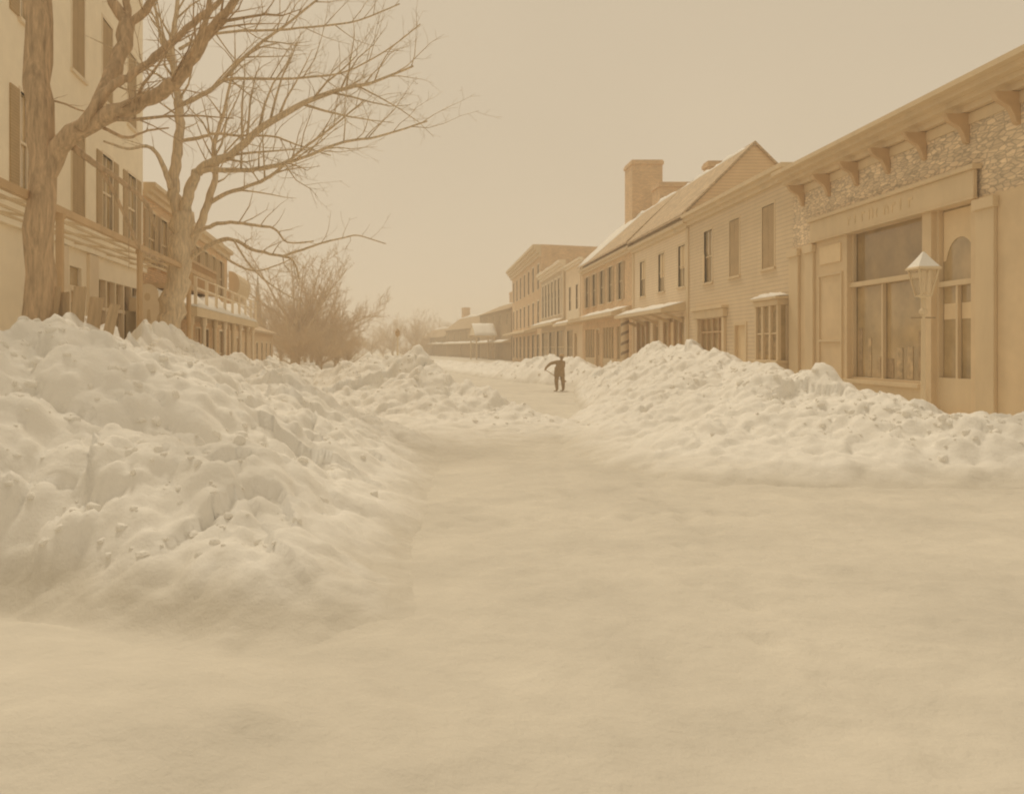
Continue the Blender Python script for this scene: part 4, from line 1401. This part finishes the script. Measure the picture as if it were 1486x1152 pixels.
def far_tree(seed, h, spread, dens=1.0):
    T = TreeB(seed)
    T.rmin = 0.018
    rr = T.r
    base = [Vector((0, 0, -0.3)), Vector((rr.gauss(0, .1), rr.gauss(0, .1), h * 0.2)), Vector((rr.gauss(0, .2), 0, h * 0.34))]
    T.limb(base, h * 0.026, h * 0.02, 0)
    top = base[-1]
    base[1] = Vector((0, 0, h * 0.06))
    for k in range(17):
        a = k * 2.4 + rr.uniform(-.4, .4)
        e = rr.uniform(0.2, 1.25) if k else 1.45
        L = h * rr.uniform(0.5, 0.68)
        d = Vector((math.cos(a) * math.cos(e) * spread, math.sin(a) * math.cos(e) * spread, math.sin(e)))
        st = base[1].lerp(top, rr.random() ** 1.5)
        q = [st, st + d * L * 0.35 + Vector((0, 0, .1)), st + d * L * 0.7 + Vector((0, 0, L * 0.08)), st + d * L + Vector((0, 0, L * 0.14))]
        T.limb(q, h * 0.011, 0.03, 0.62 * dens, 0.1, 3, n=5)
    return T


protos = []
for s, h, sp in ((11, 13.0, 0.95), (12, 11.0, 1.1), (13, 12.0, 0.85)):
    T = far_tree(s, h, sp)
    protos.append((T, h))
spots = [  # px, distance, height, prototype, turn, label
    (428, 92, 15.2, 0, 0.3, 'tallest far bare tree above the low left row, crown nearest the forked tree'),
    (462, 98, 11.0, 1, 1.7, 'twiggy far tree right of the tallest far tree, at the end of the left row'),
    (408, 104, 8.0, 2, 2.5, 'far bare tree just right of the church steeple'),
    (490, 112, 9.3, 2, 0.9, 'rounded far tree at the right end of the dense left clump'),
    (442, 120, 9.6, 1, 4.0, 'far tree in the back of the dense clump behind the tallest far tree'),
    (424, 82, 5.6, 1, 5.9, 'low bushy tree behind the low house at the end of the left row'),
    (540, 230, 8.5, 1, 0.4, 'small pale tree in the gap at the end of the street'),
    (570, 215, 11.5, 0, 1.1, 'upright hazy tree above the middle heap'),
    (604, 225, 12.0, 2, 2.0, 'hazy tree left of the farthest dark house'),
    (628, 262, 13.5, 1, 3.1, 'hazy tree standing behind the farthest dark house'),
    (520, 250, 7.5, 2, 3.6, 'small hazy tree right of the dense left clump'),
    (588, 170, 4.2, 1, 0.8, 'low bush-like tree right behind the middle heap'),
    (612, 190, 6.0, 0, 5.0, 'dark low tree at the foot of the farthest house'),
    (505, 86, 4.4, 1, 2.8, 'low twiggy bush at the right foot of the dense left clump'),
    (434, 76, 4.6, 2, 0.2, 'low twiggy bush behind the left bank under the tallest far tree'),
    (466, 78, 4.2, 1, 3.9, 'low twiggy bush between the middle heap and the dense left clump'),
    (486, 90, 5.6, 0, 4.6, 'mid-height bush in the right part of the dense left clump'),
    (452, 104, 8.6, 2, 3.3, 'spreading tree filling the middle of the dense left clump'),
    (650, 275, 13.0, 0, 4.4, 'faint tree rising behind the house with the square chimney'),
    (556, 190, 3.6, 2, 1.5, 'lowest shrubby tree behind the middle heap'),
]
meshes = []
for i, (px, Y, h, k, rz, lab) in enumerate(spots):
    x = (px - CX) / F_PX * Y
    T, hp = protos[k]
    if k >= len(meshes) or meshes[k] is None:
        while len(meshes) <= k:
            meshes.append(None)
        t = thing('bare_tree', lab, 'tree', (0, 0, 0), 0, 'far bare trees at the end of the street')
        a = T.trunk.build('trunk', TWIG, t)
        b = T.crown.build('crown', TWIG, t)
        meshes[k] = (a.data, b.data)
    else:
        t = thing('bare_tree', lab, 'tree', (0, 0, 0), 0, 'far bare trees at the end of the street')
        for nm, me in zip(('trunk', 'crown'), meshes[k]):
            c = bpy.data.objects.new(nm, me)
            COL.objects.link(c)
            c.parent = t
    t.location = (x, Y, 0)
    t.rotation_euler = (0, 0, rz)
    s = h / hp
    t.scale = (s, s, s)

# ------------------------------------------------------------------ person with a shovel
PY = 39.0
pb = Vector(((811 - CX) / F_PX * PY, PY, 0.0))
gz = float(road_z(np.array([pb.x]), np.array([pb.y]))[0])
me = bpy.data.meshes.new('person')
J = {}
verts, edges, radii = [], [], []


def jv(name, co, r, par=None):
    J[name] = len(verts)
    verts.append(co)
    radii.append(r if isinstance(r, tuple) else (r, r))
    if par:
        edges.append((J[par], J[name]))


# x right, y away from the camera, z up; the figure is turned a little to the left, seen from behind
jv('pelvis', (0.02, 0, 0.90), (0.20, 0.15))
jv('waist', (0.04, 0, 1.06), (0.205, 0.15), 'pelvis')
jv('chest', (0.07, -0.02, 1.27), (0.215, 0.15), 'waist')
jv('neckb', (0.10, -0.03, 1.42), (0.085, 0.075), 'chest')
jv('neck', (0.12, -0.03, 1.48), 0.058, 'neckb')
jv('head0', (0.125, -0.02, 1.55), (0.085, 0.09), 'neck')
jv('head1', (0.13, -0.02, 1.64), (0.088, 0.1), 'head0')
jv('head2', (0.13, -0.02, 1.69), (0.06, 0.07), 'head1')
jv('shl', (-0.10, -0.03, 1.37), 0.1, 'chest')
jv('ell', (-0.40, -0.06, 1.30), 0.078, 'shl')
jv('wrl', (-0.62, -0.12, 1.09), 0.055, 'ell')
jv('pal', (-0.655, -0.13, 1.02), (0.042, 0.026), 'wrl')
jv('shr', (0.24, -0.03, 1.35), 0.085, 'chest')
jv('elr', (0.25, 0.14, 1.12), 0.062, 'shr')
jv('wrr', (0.02, 0.27, 1.02), 0.042, 'elr')
jv('par', (-0.05, 0.27, 0.985), (0.04, 0.026), 'wrr')
for s, hand, sx in (('l', 'pal', -1), ('r', 'par', -1)):
    hx, hy, hz = verts[J[hand]]
    for k, (oy, ln) in enumerate(((-0.035, 0.05), (-0.012, 0.058), (0.012, 0.054), (0.034, 0.042))):
        jv('f%s%d' % (s, k), (hx - 0.02, hy + oy, hz - 0.04), 0.011, hand)
        jv('g%s%d' % (s, k), (hx + 0.0, hy + oy, hz - 0.04 - ln * 0.5), 0.009, 'f%s%d' % (s, k))
    jv('t' + s, (hx + 0.035, hy - 0.03, hz - 0.01), 0.012, hand)
    jv('u' + s, (hx + 0.045, hy - 0.02, hz - 0.05), 0.01, 't' + s)
jv('hil', (-0.08, 0, 0.84), 0.13, 'pelvis')
jv('knl', (-0.11, 0.03, 0.48), 0.1, 'hil')
jv('anl', (-0.08, 0.0, 0.10), 0.072, 'knl')
jv('tol', (-0.13, -0.0, 0.035), (0.045, 0.035), 'anl')
jv('tel', (-0.24, 0.02, 0.03), (0.04, 0.03), 'tol')
jv('hir', (0.13, 0, 0.84), 0.13, 'pelvis')
jv('knr', (0.20, 0.06, 0.48), 0.1, 'hir')
jv('anr', (0.24, 0.22, 0.11), 0.07, 'knr')
jv('tor', (0.20, 0.24, 0.04), (0.045, 0.035), 'anr')
jv('ter', (0.09, 0.26, 0.03), (0.04, 0.03), 'tor')
me.from_pydata(verts, edges, [])
me.materials.append(COAT)
pe = bpy.data.objects.new('person', me)
COL.objects.link(pe)
pe.location = (pb.x, pb.y, gz)
tag(pe, 'person in dark winter clothes and cap standing in the street leaning on a shovel', 'person')
sk = pe.modifiers.new('skin', 'SKIN')
sk.use_smooth_shade = True
for i, v in enumerate(me.skin_vertices[0].data):
    v.radius = radii[i]
    v.use_root = (i == 0)
sb_ = pe.modifiers.new('sub', 'SUBSURF')
sb_.levels = sb_.render_levels = 2
# coat skirt and cap as clothing, face
sk_ = MB().lathe([(0.25, 0.70), (0.255, 0.74), (0.235, 1.0), (0.225, 1.12), (0.16, 1.2)], 16, (0.03, 0, 0))
sk_.v = [(x, y * 0.8, z) for x, y, z in sk_.v]
sk_.build('coat', COAT, pe, smooth=True)
cp = MB().lathe([(0.098, 1.645), (0.105, 1.67), (0.1, 1.71), (0.07, 1.745), (0.01, 1.755)], 14, (0.13, -0.015, 0))
cp.add([(0.06, 0.06, 1.655), (0.01, 0.02, 1.645), (0.01, -0.05, 1.645), (0.06, -0.09, 1.655), (0.06, 0.06, 1.668), (0.01, 0.02, 1.655), (0.01, -0.05, 1.655), (0.06, -0.09, 1.668)],
       [(0, 1, 2, 3), (7, 6, 5, 4), (0, 4, 5, 1), (1, 5, 6, 2), (2, 6, 7, 3)])
cp.build('cap', TRIM_DARK, pe, smooth=True)
fc = MB().lathe([(0.012, 1.56), (0.05, 1.575), (0.062, 1.61), (0.05, 1.645), (0.01, 1.65)], 10, (0.075, -0.02, 0))
fc.add([(0.02, -0.02, 1.6), (-0.005, -0.02, 1.592), (0.02, -0.035, 1.588), (0.02, -0.005, 1.588), (0.018, -0.02, 1.625)],
       [(0, 1, 2), (0, 3, 1), (1, 4, 2), (1, 3, 4)])
fc.build('face', SKIN, pe, smooth=True)
# shovel
sh = thing('shovel', 'long-handled shovel held across the body by the person in the street', 'shovel', (pb.x, pb.y, gz))
A0, A1 = Vector((-0.67, -0.16, 1.04)), Vector((0.20, 0.72, 0.52))
MB().tube([A0, A0.lerp(A1, 0.5), A1], [0.017, 0.017, 0.017], 8).build('handle', WOOD, sh)
dv = (A1 - A0).normalized()
sv = Vector((0, 0, 1)).cross(dv).normalized()
nv = dv.cross(sv)
bl = MB()
pts = []
for k, (u, w, dp) in enumerate(((0, 0.05, 0), (0.05, 0.13, 0.01), (0.25, 0.135, 0.015), (0.34, 0.09, 0.01))):
    for wv in (-1, 0, 1):
        pts.append(A1 + dv * u + sv * w * wv + nv * (0.03 * abs(wv) + dp))
fs = []
for k in range(3):
    for j in range(2):
        fs.append((k * 3 + j, k * 3 + j + 1, k * 3 + j + 4, k * 3 + j + 3))
o = bl.add(pts, fs).build('blade', IRON, sh)
so = o.modifiers.new('solid', 'SOLIDIFY')
so.thickness = 0.006

# ------------------------------------------------------------------ sky, sun, camera
SUN_EL, SUN_AZ = R(55), R(-16)           # azimuth from +Y towards +X: the sun stands left of and beyond the camera
w = bpy.data.worlds.new('World')
SC.world = w
w.use_nodes = True
N, L = w.node_tree.nodes, w.node_tree.links
bg = N['Background']
sky = N.new('ShaderNodeTexSky')
sky.sky_type = 'NISHITA'
sky.sun_disc = False
sky.sun_elevation = SUN_EL
sky.sun_rotation = SUN_AZ
bwn = N.new('ShaderNodeRGBToBW')
L.new(sky.outputs[0], bwn.inputs[0])
pw = N.new('ShaderNodeMath')
pw.operation = 'POWER'
pw.inputs[1].default_value = 0.16          # overcast: an almost even grey sky
L.new(bwn.outputs[0], pw.inputs[0])
tcw = N.new('ShaderNodeTexCoord')
nzw = N.new('ShaderNodeTexNoise')
nzw.inputs['Scale'].default_value = 2.2
nzw.inputs['Detail'].default_value = 5
L.new(tcw.outputs['Generated'], nzw.inputs['Vector'])
mrw = N.new('ShaderNodeMapRange')
mrw.inputs['To Min'].default_value = 0.92
mrw.inputs['To Max'].default_value = 1.08
L.new(nzw.outputs['Fac'], mrw.inputs['Value'])
mlw = N.new('ShaderNodeMath')
mlw.operation = 'MULTIPLY'
L.new(pw.outputs[0], mlw.inputs[0])
L.new(mrw.outputs[0], mlw.inputs[1])
vm = N.new('ShaderNodeVectorMath')
vm.operation = 'SCALE'
SKYK = 5.05
vm.inputs[0].default_value = (1.0 * SKYK, 0.825 * SKYK, 0.59 * SKYK)
L.new(mlw.outputs[0], vm.inputs['Scale'])
L.new(vm.outputs['Vector'], bg.inputs['Color'])
bg.inputs['Strength'].default_value = 0.1

HAZE = 0.0026
if HAZE:
    hz = MB().box(-135, 135, -20, 325, -1.5, 17.5)
    hm = bpy.data.materials.new('haze')
    hm.use_nodes = True
    hn = hm.node_tree.nodes
    hn.remove(hn['Principled BSDF'])
    pv = hn.new('ShaderNodeVolumePrincipled')
    pv.inputs['Color'].default_value = (0.985, 0.95, 0.87, 1)
    pv.inputs['Density'].default_value = HAZE
    pv.inputs['Anisotropy'].default_value = 0.2
    hm.node_tree.links.new(pv.outputs[0], hn['Material Output'].inputs['Volume'])
    tag(hz.build('haze', hm), 'pale winter haze in the air', 'haze', kind='stuff')

sd = bpy.data.lights.new('sun', 'SUN')
sd.energy = 1.5
sd.angle = R(11)
sd.color = (1.0, 0.87, 0.67)
so = bpy.data.objects.new('sun', sd)
COL.objects.link(so)
dirv = Vector((math.sin(SUN_AZ) * math.cos(SUN_EL), math.cos(SUN_AZ) * math.cos(SUN_EL), math.sin(SUN_EL)))
so.rotation_euler = dirv.to_track_quat('Z', 'Y').to_euler()
so.location = dirv * 60

cd = bpy.data.cameras.new('camera')
cam = bpy.data.objects.new('camera', cd)
COL.objects.link(cam)
cam.location = (0, 0, EYE)
cam.rotation_euler = (math.pi / 2, 0, 0)
cd.sensor_width = 36
cd.lens = 36 * F_PX / 1486
cd.shift_x = (743 - CX) / 1486
cd.shift_y = -(576 - CY) / 1486
cd.clip_end = 3000
SC.camera = cam
SC.view_settings.view_transform = 'Standard'
SC.view_settings.look = 'None'
SC.view_settings.exposure = -0.05
SC.view_settings.gamma = 1
SC.cycles.filter_width = 2.0
SC.cycles.max_bounces = 12
SC.cycles.diffuse_bounces = 8
SC.cycles.volume_bounces = 3
